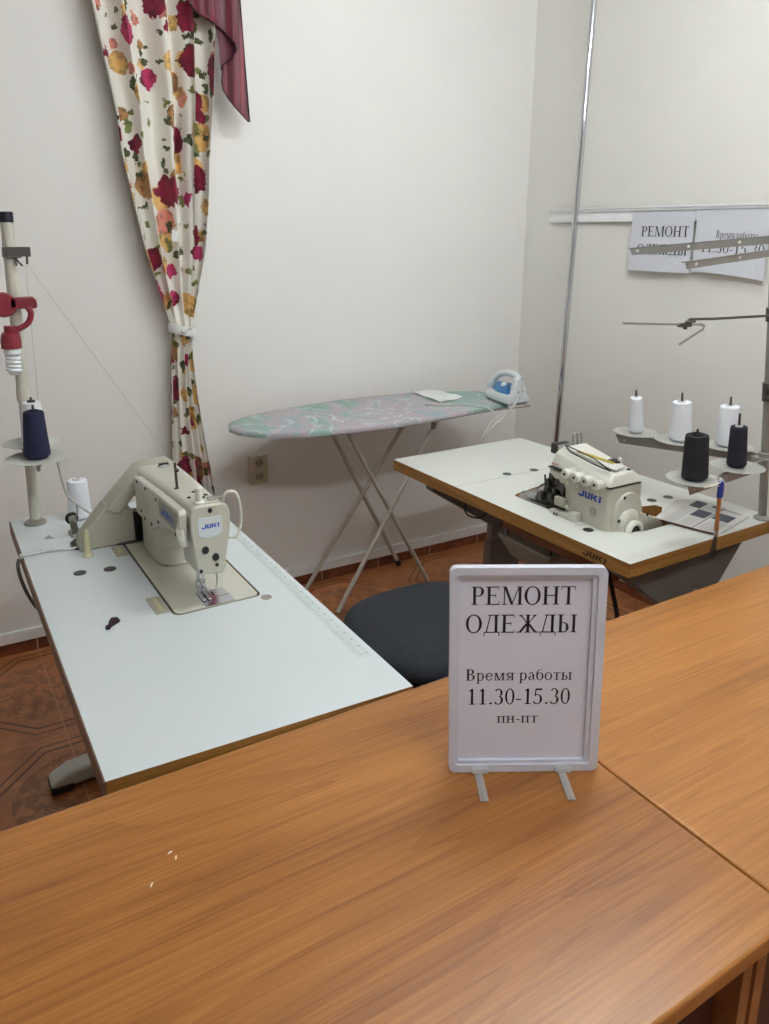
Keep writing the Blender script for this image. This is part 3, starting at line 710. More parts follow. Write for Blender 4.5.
# belt cover (two pieces), handwheel and rear
hw = MB(); hw.lathe([(.03, 0), (.060, .0), (.064, .006), (.064, .028), (.058, .034), (.02, .036), (0, .036)], (.505, 1.952, .922), (0, 1, 0), 40); hw.build('handwheel', M['greyp'], sm)
bc = MB(); bc.prism([(.475, .992), (.455, .985), (.372, .882), (.370, .874), (.392, .856), (.404, .858), (.446, .915), (.450, .935), (.560, .935), (.560, .975), (.540, .992)], 'y', 1.925, 2.00)
bc.build('belt_cover', M['cream_d'], sm, bevel=.006, seg=3)
bc2 = MB(); bc2.prism([(.372, .872), (.305, .792), (.300, TT+.001), (.438, TT+.001), (.436, .846), (.430, .852), (.405, .853), (.392, .851)], 'y', 1.935, 1.995)
bc2.build('lower_belt_cover', M['cream_d'], sm, bevel=.005, seg=3)
b = MB(); b.plate([(.288, 1.975), (.298, 1.955), (.44, 1.925), (.50, 1.93), (.50, 2.03), (.31, 2.03), (.29, 2.0)], [], TT, TT+.006); b.build('cover_base', M['steel_d'], sm, bevel=.002)
b = MB(); b.cyl((.45, 1.965, .79), (.45, 1.995, .79), .05, n=28); b.build('belt_pulley', M['black'], sm)

# the arm is slimmer at the needle end and lower at the back: shape all head pieces together
def reshape(o, off):
    off = off+o.location
    if o.type == 'MESH':
        for v in o.data.vertices:
            w = v.co+off
            k = max(0, min(1, (w.z-.79)/.19)); dz = -lerp(.017, .030, max(0, min(1, (w.y-1.51)/.43)))*k
            kx = lerp(.79, 1, max(0, min(1, (w.y-1.60)/.34)))
            if w.z > .80 and w.x > .454: v.co.x = (.454+(w.x-.454)*kx)-off.x
            if o.name.split('.')[0] in ('face_plate', 'head') and w.z < .86: pass
            v.co.z += dz
    for c_ in o.children: reshape(c_, off)
for c_ in list(sm.children):
    if c_.name.split('.')[0] not in ('bed', 'bed_gasket', 'needle_plate', 'needle_bar', 'presser_foot', 'thread_hook', 'cover_base', 'lower_belt_cover'):
        reshape(c_, sm.location.copy())
# thin thread from guide to machine
b = MB(); b.tube([(.273, 2.19, 1.458), (.470, 1.660, 1.036)], .0004, 5); tag(b.build('sewing_thread', M['grey_paint']), 'thin white thread running from the stand guide down to the machine', 'thread')
b = MB(); b.tube([(.2705, 2.19, 1.458), (.262, 2.13, 1.102)], .0004, 5); tag(b.build('sewing_thread', M['grey_paint']), 'thin pale thread rising straight above the navy cone', 'thread')
# bobbin winder
bw = thing('bobbin_winder', (.315, 2.07, TT), 'small metal bobbin winder with black rubber wheel beside the belt cover', 'bobbin winder')
b = MB(); b.box(.300, .330, 2.045, 2.095, TT+.0005, TT+.006); b.hexa([(.303, 2.055, TT+.006), (.322, 2.055, TT+.006), (.322, 2.062, TT+.006), (.303, 2.062, TT+.006)], [(.298, 2.055, TT+.055), (.316, 2.055, TT+.055), (.316, 2.062, TT+.055), (.298, 2.062, TT+.055)]); b.build('bracket', M['greyp'], bw, bevel=.002)
b = MB(); b.lathe([(.013, 0), (.016, .002), (.016, .008), (.013, .010), (0, .010)], (.308, 2.063, TT+.046), (0, 1, 0), 26); b.build('friction_wheel', M['rubber'], bw)
b = MB(); b.cyl((.309, 2.056, TT+.05), (.309, 2.02, TT+.05), .003); b.lathe([(.010, 0), (.010, .002), (.004, .004)], (.309, 2.05, TT+.05), (0, -1, 0), 18); b.tube([(.315, 2.05, TT+.05), (.322, 2.05, TT+.075), (.318, 2.05, TT+.085)], .002, 8); b.build('spindle', M['steel'], bw)
# peg
b = MB(); b.lathe([(.0135, 0), (.0135, .003), (.009, .009), (.0075, .018), (.006, .058), (.005, .066), (.003, .069), (0, .0695)], (.313, 1.902, TT+.0002), n=24)
tag(b.build('thread_spindle', M['beige_pl']), 'beige plastic peg standing on the left table in front of the belt cover', 'spool peg')
# fabric scrap
b = MB(); b.prism([(.268, 1.500), (.276, 1.496), (.282, 1.506), (.291, 1.512), (.302, 1.520), (.300, 1.536), (.288, 1.540), (.281, 1.528), (.276, 1.512), (.270, 1.510)], 'z', TT+.0005, TT+.006)
tag(b.build('fabric_scrap', M['scrap'], bevel=.002), 'tiny dark plum fabric scrap lying on the left white table', 'fabric scrap')

# ------------------------------------------------------------------ thread cones
def cone(loc, label, m, rb, rt, h, tilt=(0, 0), pin=.02, group='thread cones', base=.003, core=None, name='thread_cone'):
    t = thing(name, loc, label, 'thread cone', group)
    b = L(); b.lathe([(rb*.80, 0), (rb*.86, base), (rb*.97, base+.002), (rb, base+.006), (rb*.995, base+.012), (lerp(rb, rt, .5)*1.005, h*.5), (rt*1.01, h-.008), (rt*.96, h-.002), (rt*.8, h), (rt*.45, h-.001), (rt*.40, h-.004), (0, h-.005)], n=36)
    b.build('thread_wrap', m, t, smooth=50)
    b = L(); b.lathe([(rt*.46, h-.006), (rt*.44, h+.003), (rt*.34, h+.0035), (rt*.30, h-.004), (0, h-.004)], n=24); b.build('cone_core', core or M['core_w'], t)
    if pin:
        b = L(); b.cyl((0, 0, h-.005), (0, 0, h+pin), .0036, .003, 12); b.build('pin_tip', M['steel_d'], t)
    t.rotation_euler = (tilt[0], tilt[1], 0)
    return t
def stand_disc(mb, c, r): mb.lathe([(0, -.0035), (r*.3, -.004), (r*.9, -.001), (r, .0012), (r*.985, .0022), (r*.85, .0005), (r*.3, -.0012), (0, -.0012)], c, n=48)

s1 = thing('thread_stand', (.236, 2.207, TT), 'off-white pole thread stand at the back corner of the left table', 'thread stand')
b = MB(); b.cyl((.236, 2.207, TT), (.237, 2.207, 1.12), .0135, n=24); b.lathe([(.0135, 0), (.0165, .004), (.0165, .03), (.014, .05)], (.237, 2.207, 1.10)); b.cyl((.237, 2.207, 1.11), (.238, 2.207, 1.565), .0150, n=24); b.build('pole', M['pipe_cream'], s1)
b = MB(); b.lathe([(.0165, 0), (.0165, .024), (.014, .026), (0, .026)], (.238, 2.207, 1.558)); b.build('pole_cap', M['navy_cap'], s1)
b = MB(); b.lathe([(.028, 0), (.028, .005), (.018, .012), (.0135, .013)], (.236, 2.207, TT+.0002)); b.build('base_flange', M['greyp'], s1)
D1, D2 = (.234, 2.085, .978), (.243, 2.268, .972)
D2 = (.236, 2.155, 1.0)
b = MB(); stand_disc(b, (.242, 2.085, .976), .074); b.build('cone_tray', M['grey_disc'], s1)
b = MB(); stand_disc(b, (.238, 2.150, 1.000), .068)
b.build('cone_tray', M['grey_disc'], s1)
b = MB(); b.prism([(2.06, .972), (2.205, .972), (2.205, .950), (2.14, .950), (2.10, .935), (2.085, .955), (2.06, .960)], 'x', .240, .248); b.box(.2215, .2505, 2.190, 2.224, .945, .985); b.build('tray_arm', M['grey_paint'], s1, bevel=.001)
b = MB(); b.box(.222, .252, 2.188, 2.224, 1.473, 1.497); b.box(.228, .284, 2.185, 2.190, 1.475, 1.497); b.box(.228, .284, 2.185, 2.215, 1.495, 1.4985)
b.cyl((.275, 2.19, 1.476), (.2745, 2.19, 1.456), .0028); b.tube([(.247, 2.19, 1.475), (.254, 2.185, 1.462), (.262, 2.18, 1.452)], .003, 8); b.tube([(.248, 2.19, 1.475), (.249, 2.185, 1.452)], .0025, 8); b.cyl((.225, 2.185, 1.474), (.262, 2.185, 1.474), .0025)
b.build('thread_guide', M['steel_d'], s1, bevel=.0008)
cone((.2425, 2.085, .9785), 'navy thread cone on the lower tray of the left thread stand', M['th_navy'], .032, .0245, .120, pin=.016, core=M['th_navy'])
cone((.2460, 2.157, 1.0025), 'white thread cone behind the navy cone on the left stand', M['th_white'], .030, .023, .106, (0, .02), pin=.012, core=M['navy_cap'])
cone((.348, 2.19, TT+.0005), 'white thread cone standing directly on the back of the left table', M['th_white'], .031, .026, .112, pin=0)

# white tubing and cord
b = MB(); b.tube(spline([(.285, 2.06, .965), (.292, 2.07, .92), (.305, 2.085, .865), (.335, 2.10, .825), (.375, 2.10, .785), (.386, 2.09, .768), (.375, 2.05, .7645), (.34, 1.995, .7645), (.29, 1.96, .7645), (.235, 1.975, .7645), (.19, 1.975, .7645), (.166, 1.975, .757)], 8), .0030, 8)
wc = b.build('white_cable', M['cord_w']); tag(wc, 'white cable looping from the thread tray down across the left table', 'cable')
b = MB(); b.tube(spline([(.166, 1.974, .757), (.162, 1.973, .736), (.167, 1.97, .698), (.181, 1.97, .651), (.205, 1.97, .609), (.26, 1.97, .58)], 8), .0042, 8); b2_ = b.build('cable_sleeve', M['cord_g'], wc)
b = MB(); b.cyl((.232, 1.975, TT+.0045), (.168, 1.975, TT+.0045), .0042); b.cyl((.246, 1.975, TT+.0045), (.232, 1.975, TT+.0045), .003, .005); b.build('cable_joint', M['cord_w'], wc)

# red clamp lamp
rl = thing('clamp_lamp', (.245, 2.165, 1.36), 'dark red clamp lamp with spiral bulb fixed to the left thread stand pole', 'lamp')
b = MB(); b.prism([(.223, 1.374), (.277, 1.376), (.285, 1.368), (.287, 1.352), (.283, 1.346), (.262, 1.346), (.223, 1.347)], 'y', 2.168, 2.189); b.prism(circ(.208, 1.357, .031, 26), 'y', 2.168, 2.189); b.build('clamp', M['red'], rl, bevel=.003, seg=3)
b = MB(); b.tube(spline([(.262, 2.160, 1.350), (.268, 2.158, 1.335), (.260, 2.158, 1.312), (.238, 2.158, 1.298), (.216, 2.158, 1.292)]), .0075, 10); b.build('lamp_arm', M['red'], rl)
b = MB(); b.lathe([(0, .030), (.014, .030), (.014, .016), (.022, .010), (.0245, -.005), (.0245, -.026), (.022, -.027), (.021, -.01), (0, -.008)], (.216, 2.158, 1.276), n=28); b.build('lamp_holder', M['red'], rl)
b = MB(); b.lathe([(0, 0), (.019, 0), (.0205, -.004), (.0205, -.016), (.017, -.020), (0, -.020)], (.217, 2.158, 1.252), n=28)
pts = [(.217+.0135*cos(a), 2.158+.0135*sin(a), 1.232-a*.0016) for a in [i*.35 for i in range(72)]]
b.tube(pts, .0058, 8); b.tube([(.217, 2.158, 1.236), (.217, 2.158, 1.192)], .006, 8); b.lathe([(.004, .006), (.013, .003), (.014, -.003), (.009, -.009), (0, -.010)], (.217, 2.158, 1.190), n=20)
b.build('spiral_bulb', M['bulb'], rl)

# ------------------------------------------------------------------ overlock machine
om = thing('overlock_machine', (1.63, 1.49, TT-.1), 'white and cream overlock machine with four tension knobs sunk in the right table', 'sewing machine')
b = MB(); b.prism([(1.372, .66), (1.372, .884), (1.612, .880), (1.606, .866), (1.575, .848), (1.540, .838), (1.530, .66)], 'x', 1.559, 1.69); body = b.build('body', M['cream'], om, bevel=.008, seg=3)
b = MB()
vs = [(1.554, 1.368, .886), (1.684, 1.368, .886), (1.715, 1.618, .884), (1.572, 1.618, .884), (1.560, 1.372, .905), (1.670, 1.372, .907), (1.712, 1.612, .925), (1.584, 1.612, .925), (1.575, 1.378, .920), (1.655, 1.378, .921), (1.700, 1.604, .942), (1.606, 1.604, .942)]
b.add(vs, [(0,3,2,1), (0,1,5,4), (1,2,6,5), (2,3,7,6), (3,0,4,7), (4,5,9,8), (5,6,10,9), (6,7,11,10), (7,4,8,11), (8,9,10,11)])
top = b.build('top_cover', M['wenamel'], om, bevel=.006, seg=3)
b = MB(); b.box(1.5585, 1.682, 1.3705, 1.612, .8835, .8865); b.build('cover_gap', M['black'], om)
ks = []
for i, y in enumerate((1.512, 1.474, 1.436, 1.398)):
    k = L(); k.lathe([(.0165, 0), (.0165, .004), (.013, .005), (.0135, .016), (.015, .018), (.015, .028), (.012, .032), (0, .032)], (0, 0, 0), (-1, 0, 0), 24)
    if i == 0: k0 = k.build('tension_knob', M['wenamel'], om); kk = k0
    else: kk = k0.copy(); COL.objects.link(kk); kk.parent = om
    kk.location = Vector((1.557, y, .893))-om.location
    s_ = L(); s_.lathe([(.004, 0), (.004, .0012), (0, .0012)], (-.032, 0, 0), (-1, 0, 0), 12); s_.build('knob_slot', M['black'], kk)
b = MB()
for y in (1.528, 1.490, 1.452, 1.414):
    b.hexa([(1.5575, y-.005, .853), (1.5595, y-.005, .853), (1.5595, y+.005, .853), (1.5575, y+.005, .853)], [(1.5575, y-.001, .862), (1.5595, y-.001, .862), (1.5595, y+.001, .862), (1.5575, y+.001, .862)])
b.build('dial_mark', M['wenamel'], om)
b = MB(); b.recalc = False; juki(b, 0, .090, .834, .019, lambda x, y, z: (1.5583, 1.485-x, y)); b.build('front_lettering', M['blue_logo'], om)
b = MB(); b.recalc = False
for i in range(5): b.add([(1.5630, 1.600-i*.009, .890+z) for z in ()] or [(1.5588+.0, 1.598-i*.006, .897), (1.5588, 1.594-i*.006, .897), (1.5595, 1.594-i*.006, .902), (1.5595, 1.598-i*.006, .902)], [(0, 1, 2, 3)])
b.build('model_mark', M['red_print'], om)
# end face: arch, handwheel boss, hub
b = MB(); b.prism([(1.575, .70)]+[(1.632+.056*cos(a), .80+.065*sin(a)) for a in [PI-PI*i/16 for i in range(17)]]+[(1.688, .70)], 'y', 1.362, 1.374); b.build('end_arch', M['cream'], om, bevel=.004, seg=3)
b = MB(); b.lathe([(.050, 0), (.048, .008), (.038, .016), (.028, .019), (0, .019)], (1.634, 1.366, .768), (0, -1, 0), 36)
b.hexa([(1.66, 1.345, .735), (1.775, 1.352, .735), (1.775, 1.366, .735), (1.66, 1.37, .735)], [(1.66, 1.345, .808), (1.765, 1.352, .766), (1.765, 1.366, .766), (1.66, 1.37, .806)])
b.build('wheel_guard', M['cream'], om, bevel=.005, seg=3)
b = MB(); b.lathe([(.030, 0), (.030, .016), (.027, .019), (.021, .019), (.019, .012), (0, .012)], (1.634, 1.350, .760), (0, -1, 0), 30); hub = b.build('handwheel_hub', M['wenamel'], om)
b = MB(); b.lathe([(.017, 0), (.017, .004), (0, .004)], (1.634, 1.339, .760), (0, -1, 0), 20); b.lathe([(.0305, 0), (.0305, .002), (.030, .002)], (1.634, 1.3485, .760), (0, -1, 0), 30); b.build('hub_recess', M['black'], hub)
studs('end_screw', [(x, y, z, .005, .002) for x, y, z in ((1.610, 1.3625, .853), (1.587, 1.356, .792), (1.690, 1.346, .797))], M['black'], om, (0, -1, 0))
# cloth plate, looper area
b = MB(); b.plate([(1.546, 1.712), (1.551, 1.62), (1.60, 1.60), (1.76, 1.60), (1.765, 1.778), (1.755, 1.780), (1.565, 1.741)], [], TT-.006, TT-.001); b.build('cloth_plate', M['greyp'], om)
b = MB(); b.box(1.575, 1.70, 1.54, 1.64, .68, .80); b.build('looper_housing', M['steel_d'], om, bevel=.004)
b = MB(); random.seed(3)
for i in range(34):
    x = random.uniform(1.550, 1.61); y = random.uniform(1.545, 1.640); z = random.uniform(.765, .85)
    s_ = random.uniform(.004, .010); b.box(x-s_, x+s_, y-s_, y+s_, z-s_*1.3, z+s_*1.3)
b.cyl((1.59, 1.62, .755), (1.59, 1.62, .88), .005); b.cyl((1.605, 1.635, .755), (1.605, 1.635, .88), .004); b.cyl((1.575, 1.625, .755), (1.575, 1.64, .85), .003)
b.box(1.567, 1.60, 1.615, 1.70, .763, .769)
b.build('looper_mechanism', M['steel_d'], om, bevel=.001)
b = MB(); b.cyl((1.62, 1.615, .86), (1.62, 1.66, .80), .004); b.box(1.600, 1.625, 1.612, 1.635, .80, .845); b.tube([(1.60, 1.63, .83), (1.58, 1.66, .81), (1.565, 1.67, .79), (1.56, 1.72, .775)], .003, 8); b.box(1.56, 1.60, 1.66, 1.70, .765, .779); b.build('presser_foot', M['steel'], om, bevel=.002)
b = MB(); b.prism([(1.465, .735), (1.565, .735), (1.572, .745), (1.572, .772), (1.50, .775), (1.49, .788), (1.465, .788)], 'x', 1.532, 1.558); fc = b.build('front_cover', M['cream'], om, bevel=.005, seg=3)
b = MB(); b.box(1.530, 1.533, 1.545, 1.55, .752, .766); b.box(1.530, 1.533, 1.534, 1.539, .752, .766); b.build('thread_slot', M['black'], fc)
b = MB(); b.box(1.540, 1.556, 1.520, 1.560, .785, .812); b.lathe([(.006, 0), (.005, .008), (0, .009)], (1.54, 1.505, .795), (-1, 0, 0), 12); b.build('latch', M['cream_d'], om, bevel=.003)
b = MB(); b.lathe([(.013, 0), (.013, .001), (.011, .0014), (0, .0014)], (1.5585, 1.425, .803), (-1, 0, 0), 24); b.build('sight_cap', M['cream_d'], om)
# top fittings: tray with yellow strip, wire guide, loops, knob
b = MB(); b.add([(1.600, 1.565, 0.9385), (1.622, 1.572, 0.9395), (1.640, 1.395, 0.9315), (1.590, 1.385, 0.9280)], [(0, 1, 2, 3)]); b.build('threading_panel', M['lam2'], top, solid=.001)
b = MB(); b.tube([(1.607, 1.545, 0.9410), (1.615, 1.48, 0.9385), (1.622, 1.42, 0.9350)], .0035, 8); b.build('yellow_strip', M['yel'], top)
b = MB(); b.tube(spline([(1.602, 1.590, 0.9490), (1.585, 1.55, 0.9410), (1.578, 1.50, 0.9370), (1.572, 1.44, 0.9320), (1.570, 1.385, 0.9300)]), .0022, 8); b.tube(spline([(1.602, 1.590, 0.9490), (1.60, 1.54, 0.9460), (1.588, 1.46, 0.9410), (1.570, 1.385, 0.9300)]), .0018, 8); b.box(1.63, 1.655, 1.42, 1.45, 0.9320, 0.9380); b.lathe([(.006, 0), (.006, .003), (0, .003)], (1.63, 1.375, 0.9270), n=12); b.build('wire_guide', M['black'], top)
b = MB()
for dx in (0, .018):
    b.tube(spline([(1.668+dx, 1.618, 0.9190), (1.666+dx, 1.626, 0.9580), (1.674+dx, 1.626, 0.9700), (1.682+dx, 1.624, 0.9580), (1.679+dx, 1.618, 0.9190)]), .0025, 8)
b.box(1.592, 1.65, 1.608, 1.628, 0.9290, 0.9460); b.build('thread_loop', M['steel'], top, bevel=.001)
b = MB(); b.box(1.583, 1.64, 1.614, 1.632, 0.9190, 0.9500); b.build('rear_bracket', M['steel_d'], top, bevel=.003)
b = MB(); b.lathe([(.009, 0), (.006, .004), (.0065, .012), (.005, .017), (0, .018)], (1.650, 1.425, 0.9290), n=18); b.build('oil_knob', M['wenamel'], top)

# ------------------------------------------------------------------ right thread stand (leans slightly to the left)
s2 = thing('thread_stand', (2.037, 1.22, TT), 'grey metal five-cone thread stand on the right table, leaning slightly', 'thread stand')
def SP(z): return Vector((2.037-.138*(z-TT), 1.22, z))
b = MB(); b.cyl(SP(TT), SP(1.60), .0115, n=24); b.lathe([(.024, 0), (.024, .004), (.015, .010), (.0115, .012)], SP(TT), n=28); b.build('pole', M['grey_paint'], s2)
def flatbar(mb, p, q, h=.026, th=.0025, lip=.012, side=1, d0=.0, notch=True):
    p, q = Vector(p), Vector(q); d = (q-p).normalized(); nn = Vector((-d.y, d.x, 0))*side
    u = Vector((0, 0, 1))
    cut = d*(h*.55 if notch else 0)
    a, c = p, q
    mb.hexa([a-u*h, c-u*h-cut, c-u*h-cut+nn*th, a-u*h+nn*th], [a, c, c+nn*th, a+nn*th])
    mb.hexa([a-u*th, c-u*th, c-u*th+nn*lip, a-u*th+nn*lip], [a, c, c+nn*lip, a+nn*lip])
def rivets(mb, p, q, ts, zoff, side, r=.0038):
    p, q = Vector(p), Vector(q); d = (q-p).normalized(); nn = Vector((-d.y, d.x, 0))*side
    for t in ts:
        mb.lathe([(r, -.001), (r*.9, .0014), (0, .002)], p.lerp(q, t)+Vector((0, 0, zoff))+nn*.0, nn, 12)
FA, FB = (2.015, 1.235, .953), (1.822, 1.60, .953)          # far arm
NA, NB = (2.010, 1.205, .946), (1.602, 1.162, .946)          # near arm
b = MB(); flatbar(b, FA, FB, side=-1); fa = b.build('tray_arm', M['grey_paint'], s2)
b = MB(); flatbar(b, NA, NB, side=-1); na = b.build('tray_arm', M['grey_paint'], s2)
for i_, (p_, q_, ts, zo, m_, r_) in enumerate(((FA, FB, (.12, .5, .93), -.015, fa, .0038), (NA, NB, (.35, .93), -.015, na, .0038))):
    for tt_ in ts:
        b = MB(); rivets(b, p_, q_, (tt_,), zo, 1, r_); b.build('rivet', M['wenamel'], m_)
b = MB(); b.tube([SP(.915), SP(.965)], .018, 20); b.box(1.985, 2.03, 1.195, 1.245, .925, .95); b.build('arm_clamp', M['grey_paint'], s2, bevel=.002)
b = MB(); b.tube([SP(1.115), SP(1.165)], .016, 20); b.cyl(SP(1.13)+Vector((-.03, -.012, 0)), SP(1.13)+Vector((.02, -.012, 0)), .004); b.cyl(SP(1.155)+Vector((-.03, -.012, 0)), SP(1.155)+Vector((.02, -.012, 0)), .004); b.build('pole_clamp', M['steel_d'], s2)
discs = [(1.870, 1.562), (1.908, 1.432), (1.980, 1.320), (1.650, 1.180), (1.845, 1.195)]
for i, (x, y) in enumerate(discs):
    z = .962 if i < 3 else .952
    b = MB(); stand_disc(b, (x, y, z), .071 if i != 0 else .069); b.build('cone_tray', M['disc_r'], s2)
tl = (math.radians(0), math.radians(-5))
G = 'thread cones'
cone((1.870, 1.562, .964), 'slim white thread cone at the far left tip of the right stand', M['th_white'], .0215, .018, .112, (0, math.radians(-7)), pin=.022)
cone((1.910, 1.430, .964), 'fat white thread cone in the middle of the right stand row', M['th_white'], .031, .027, .118, tl, pin=.026)
cone((1.980, 1.322, .964), 'fat white thread cone partly behind the slim black cone', M['th_white'], .032, .028, .118, (0, math.radians(-3)), pin=.026)
cone((1.650, 1.181, .954), 'thick black thread cone on the nearest left tray of the right stand', M['th_black'], .0325, .0285, .116, (0, math.radians(-4)), pin=.014, core=M['th_black'])
cone((1.845, 1.197, .954), 'slim blue-black thread cone with pale base beside the stand pole', M['th_blk_blue'], .0255, .0215, .112, (0, math.radians(-5)), pin=.034, core=M['core_w'])
# upper guide bars
UA, UB = (1.905, 1.235, 1.549), (1.811, 1.60, 1.516)
UA2 = (1.925, 1.205, 1.5235)
b = MB(); flatbar(b, (1.930, 1.235, 1.556), UB, side=-1, h=.021); u1 = b.build('guide_bar', M['grey_paint'], s2)
b = MB(); flatbar(b, UA2, (1.516, 1.17, 1.493), side=-1, h=.017); u2 = b.build('guide_bar', M['grey_paint'], s2)
for p_, q_, ts, zo, m_ in (((1.930, 1.235, 1.556), UB, (.2, .55, .93), -.010, u1), (UA2, (1.516, 1.17, 1.493), (.05, .45, .9), -.008, u2)):
    for tt_ in ts:
        b = MB(); rivets(b, p_, q_, (tt_,), zo, 1, .0045); b.build('thread_eye', M['wenamel'], m_)
b = MB(); b.tube([SP(1.515), SP(1.565)], .016, 20); b.build('pole_clamp', M['steel_d'], s2)
b = MB(); b.tube([(1.945, 1.21, 1.351), (1.70, 1.215, 1.352), (1.617, 1.22, 1.354), (1.605, 1.22, 1.347)], .0034, 10); sa = b.build('side_arm', M['steel_d'], s2)
b = MB(); b.tube([SP(1.335), SP(1.37)], .016, 20); b.build('arm_holder', M['steel_d'], sa)
b = MB(); b.tube([(1.382, 1.22, 1.355), (1.60, 1.22, 1.342), (1.665, 1.22, 1.339), (1.676, 1.22, 1.334), (1.672, 1.22, 1.327), (1.588, 1.22, 1.294)], .0028, 10); b.build('wire_hook', M['steel'], s2)
b = MB(); b.box(1.582, 1.618, 1.212, 1.228, 1.336, 1.346); b.cyl((1.59, 1.21, 1.349), (1.625, 1.21, 1.349), .003); b.lathe([(.005, 0), (.005, .006), (0, .006)], (1.603, 1.22, 1.330), (0, 0, 1), 10); b.build('wire_clip', M['steel_d'], s2, bevel=.001)

# hanging brush
hb = thing('hanging_brush', (1.663, 1.105, .80), 'small wooden handled brush with blue tape hanging from the cone tray', 'brush')
b = MB(); b.cyl((1.6595, 1.112, .955), (1.664, 1.112, .835), .0048, .0056, 12); b.build('handle', M['wood_stick'], hb)
b = MB(); b.lathe([(.006, 0), (.0075, .006), (.0068, .02), (.008, .034), (.0062, .042), (0, .043)], (1.6605, 1.112, .921), n=14); b.box(1.664, 1.671, 1.109, 1.113, .922, .945); b.build('blue_tape', M['blue_tape'], hb)
b = MB(); b.cyl((1.664, 1.112, .838), (1.665, 1.112, .818), .0052, n=12); b.build('ferrule', M['steel'], hb)
b = MB()
random.seed(5)
for i in range(60):
    a = random.uniform(0, 2*PI); r = random.uniform(0, .004); k = random.uniform(.6, 2.6)
    b.tube([(1.665+r*cos(a), 1.112+r*sin(a), .820), (1.6655+r*k*1.5*cos(a)-.004, 1.112+r*k*sin(a), .768-random.random()*.01)], [.0009, .0004], 4)
b.build('bristles', M['steel_d'], hb)
b = MB(); b.tube([(1.659, 1.112, .962), (1.66, 1.118, .975), (1.672, 1.13, .9605)], .0010, 6); b.tube(spline([(1.600, 1.115, .956), (1.63, 1.112, .957), (1.662, 1.110, .962), (1.674, 1.110, .952), (1.671, 1.112, .925)]), .0016, 6)
b.build('string', M['lint'], hb)

# newspaper folded on the right table
nw = thing('newspaper', (1.9, 1.30, TT), 'folded newspaper lying on the right table beneath the cones', 'newspaper')
q = [(1.798, 1.172), (2.020, 1.180), (2.045, 1.440), (1.757, 1.402)]
qq = [(1.755, 1.365), (1.80, 1.185), (2.025, 1.245), (2.035, 1.425), (1.86, 1.445)]
b = MB(); b.prism([(1.750, 1.372), (1.802, 1.196), (2.010, 1.243), (2.018, 1.425), (1.95, 1.452)], 'z', TT+.0012, TT+.003); b.build('under_sheet', M['news'], nw)
def NP(u, v, z):
    P00, P10, P11, P01 = Vector((1.755, 1.366)), Vector((1.803, 1.200)), Vector((2.012, 1.245)), Vector((2.000, 1.430))
    p = (P00*(1-u)+P10*u)*(1-v)+(P01*(1-u)+P11*u)*v
    return (p.x, p.y, z)
b = MB(); b.hexa([NP(0, 0, TT+.003), NP(1, 0, TT+.003), NP(1, 1, TT+.003), NP(0, 1, TT+.003)], [NP(0, 0, TT+.0045), NP(1, 0, TT+.0045), NP(1, 1, TT+.0045), NP(0, 1, TT+.0045)])
b.recalc = False; NMI = 1
def nq(u0, u1, v0, v1): b.add([NP(u0, v0, TT+.0048), NP(u1, v0, TT+.0048), NP(u1, v1, TT+.0048), NP(u0, v1, TT+.0048)], [(0, 1, 2, 3)], NMI)
nq(.30, .55, .42, .70); nq(.62, .90, .50, .78); nq(.10, .30, .72, .98); nq(.58, .60, .0, .98); nq(.55, .9, .93, .95); nq(.4, .52, .90, .97)
NMI = 2
for i in range(14):
    nq(.05+.02*(i % 2), .27, .06+i*.045, .075+i*.045)
for i in range(9): nq(.32, .55, .05+i*.04, .062+i*.04); nq(.64, .92, .05+i*.045, .064+i*.045)
for i in range(5): nq(.33, .55, .74+i*.035, .75+i*.035)
b.build('front_page', [M['news'], M['ink_soft'], M['grey_paint']], nw)
b = MB(); b.tube([(1.752, 1.375, TT+.004), (1.765, 1.32, TT+.005), (1.785, 1.25, TT+.004), (1.800, 1.198, TT+.005)], .0028, 8); b.build('fold_edge', M['cdark'], nw)

# dark cord under the right table
b = MB(); b.tube(spline([(1.50, 1.34, TT-TH-.001), (1.515, 1.32, .68), (1.535, 1.31, .61), (1.565, 1.31, .50), (1.57, 1.33, .30), (1.50, 1.36, .02)]), .0065, 8)
b.build('power_cord', M['cord_d'], t2)
b = MB(); b.tube(spline([(1.60, 2.0, .70), (1.56, 2.0, .655), (1.565, 2.0, .61), (1.62, 2.0, .585), (1.68, 2.02, .59)]), .003, 8)
tag(b.build('thin_cable', M['cord_d']), 'thin black cable looping beside the rear leg bracket of the right table', 'cable')

# ------------------------------------------------------------------ stool
st = thing('stool', (1.17, 1.61, 0), 'round cornered dark grey upholstered stool between the two sewing tables', 'stool')
def sup(r, p=2.6, n=48, k=1.0): return [(r*math.copysign(abs(cos(2*PI*i/n))**(2/p), cos(2*PI*i/n)), r*k*math.copysign(abs(sin(2*PI*i/n))**(2/p), sin(2*PI*i/n))) for i in range(n)]
b = MB(); vs = []; fs = []; prof = [(.17, .428), (.222, .432), (.246, .448), (.252, .468), (.246, .486), (.225, .498), (.17, .504), (.09, .503), (.02, .500)]
for r, z in prof: vs += [(1.17+x, 1.61+y, z) for x, y in sup(r, k=.96)]
n = 48
for i in range(len(prof)-1):
    for k in range(n): fs.append((i*n+k, i*n+(k+1) % n, (i+1)*n+(k+1) % n, (i+1)*n+k))
fs += [tuple(range(n)), tuple((len(prof)-1)*n+k for k in range(n))]
b.add(vs, fs); b.build('seat', M['stool'], st, smooth=60)
b = MB(); b.plate([(1.17+x, 1.61+y) for x, y in sup(.235, k=.96)], [], .418, .432); b.build('seat_shell', M['black'], st)
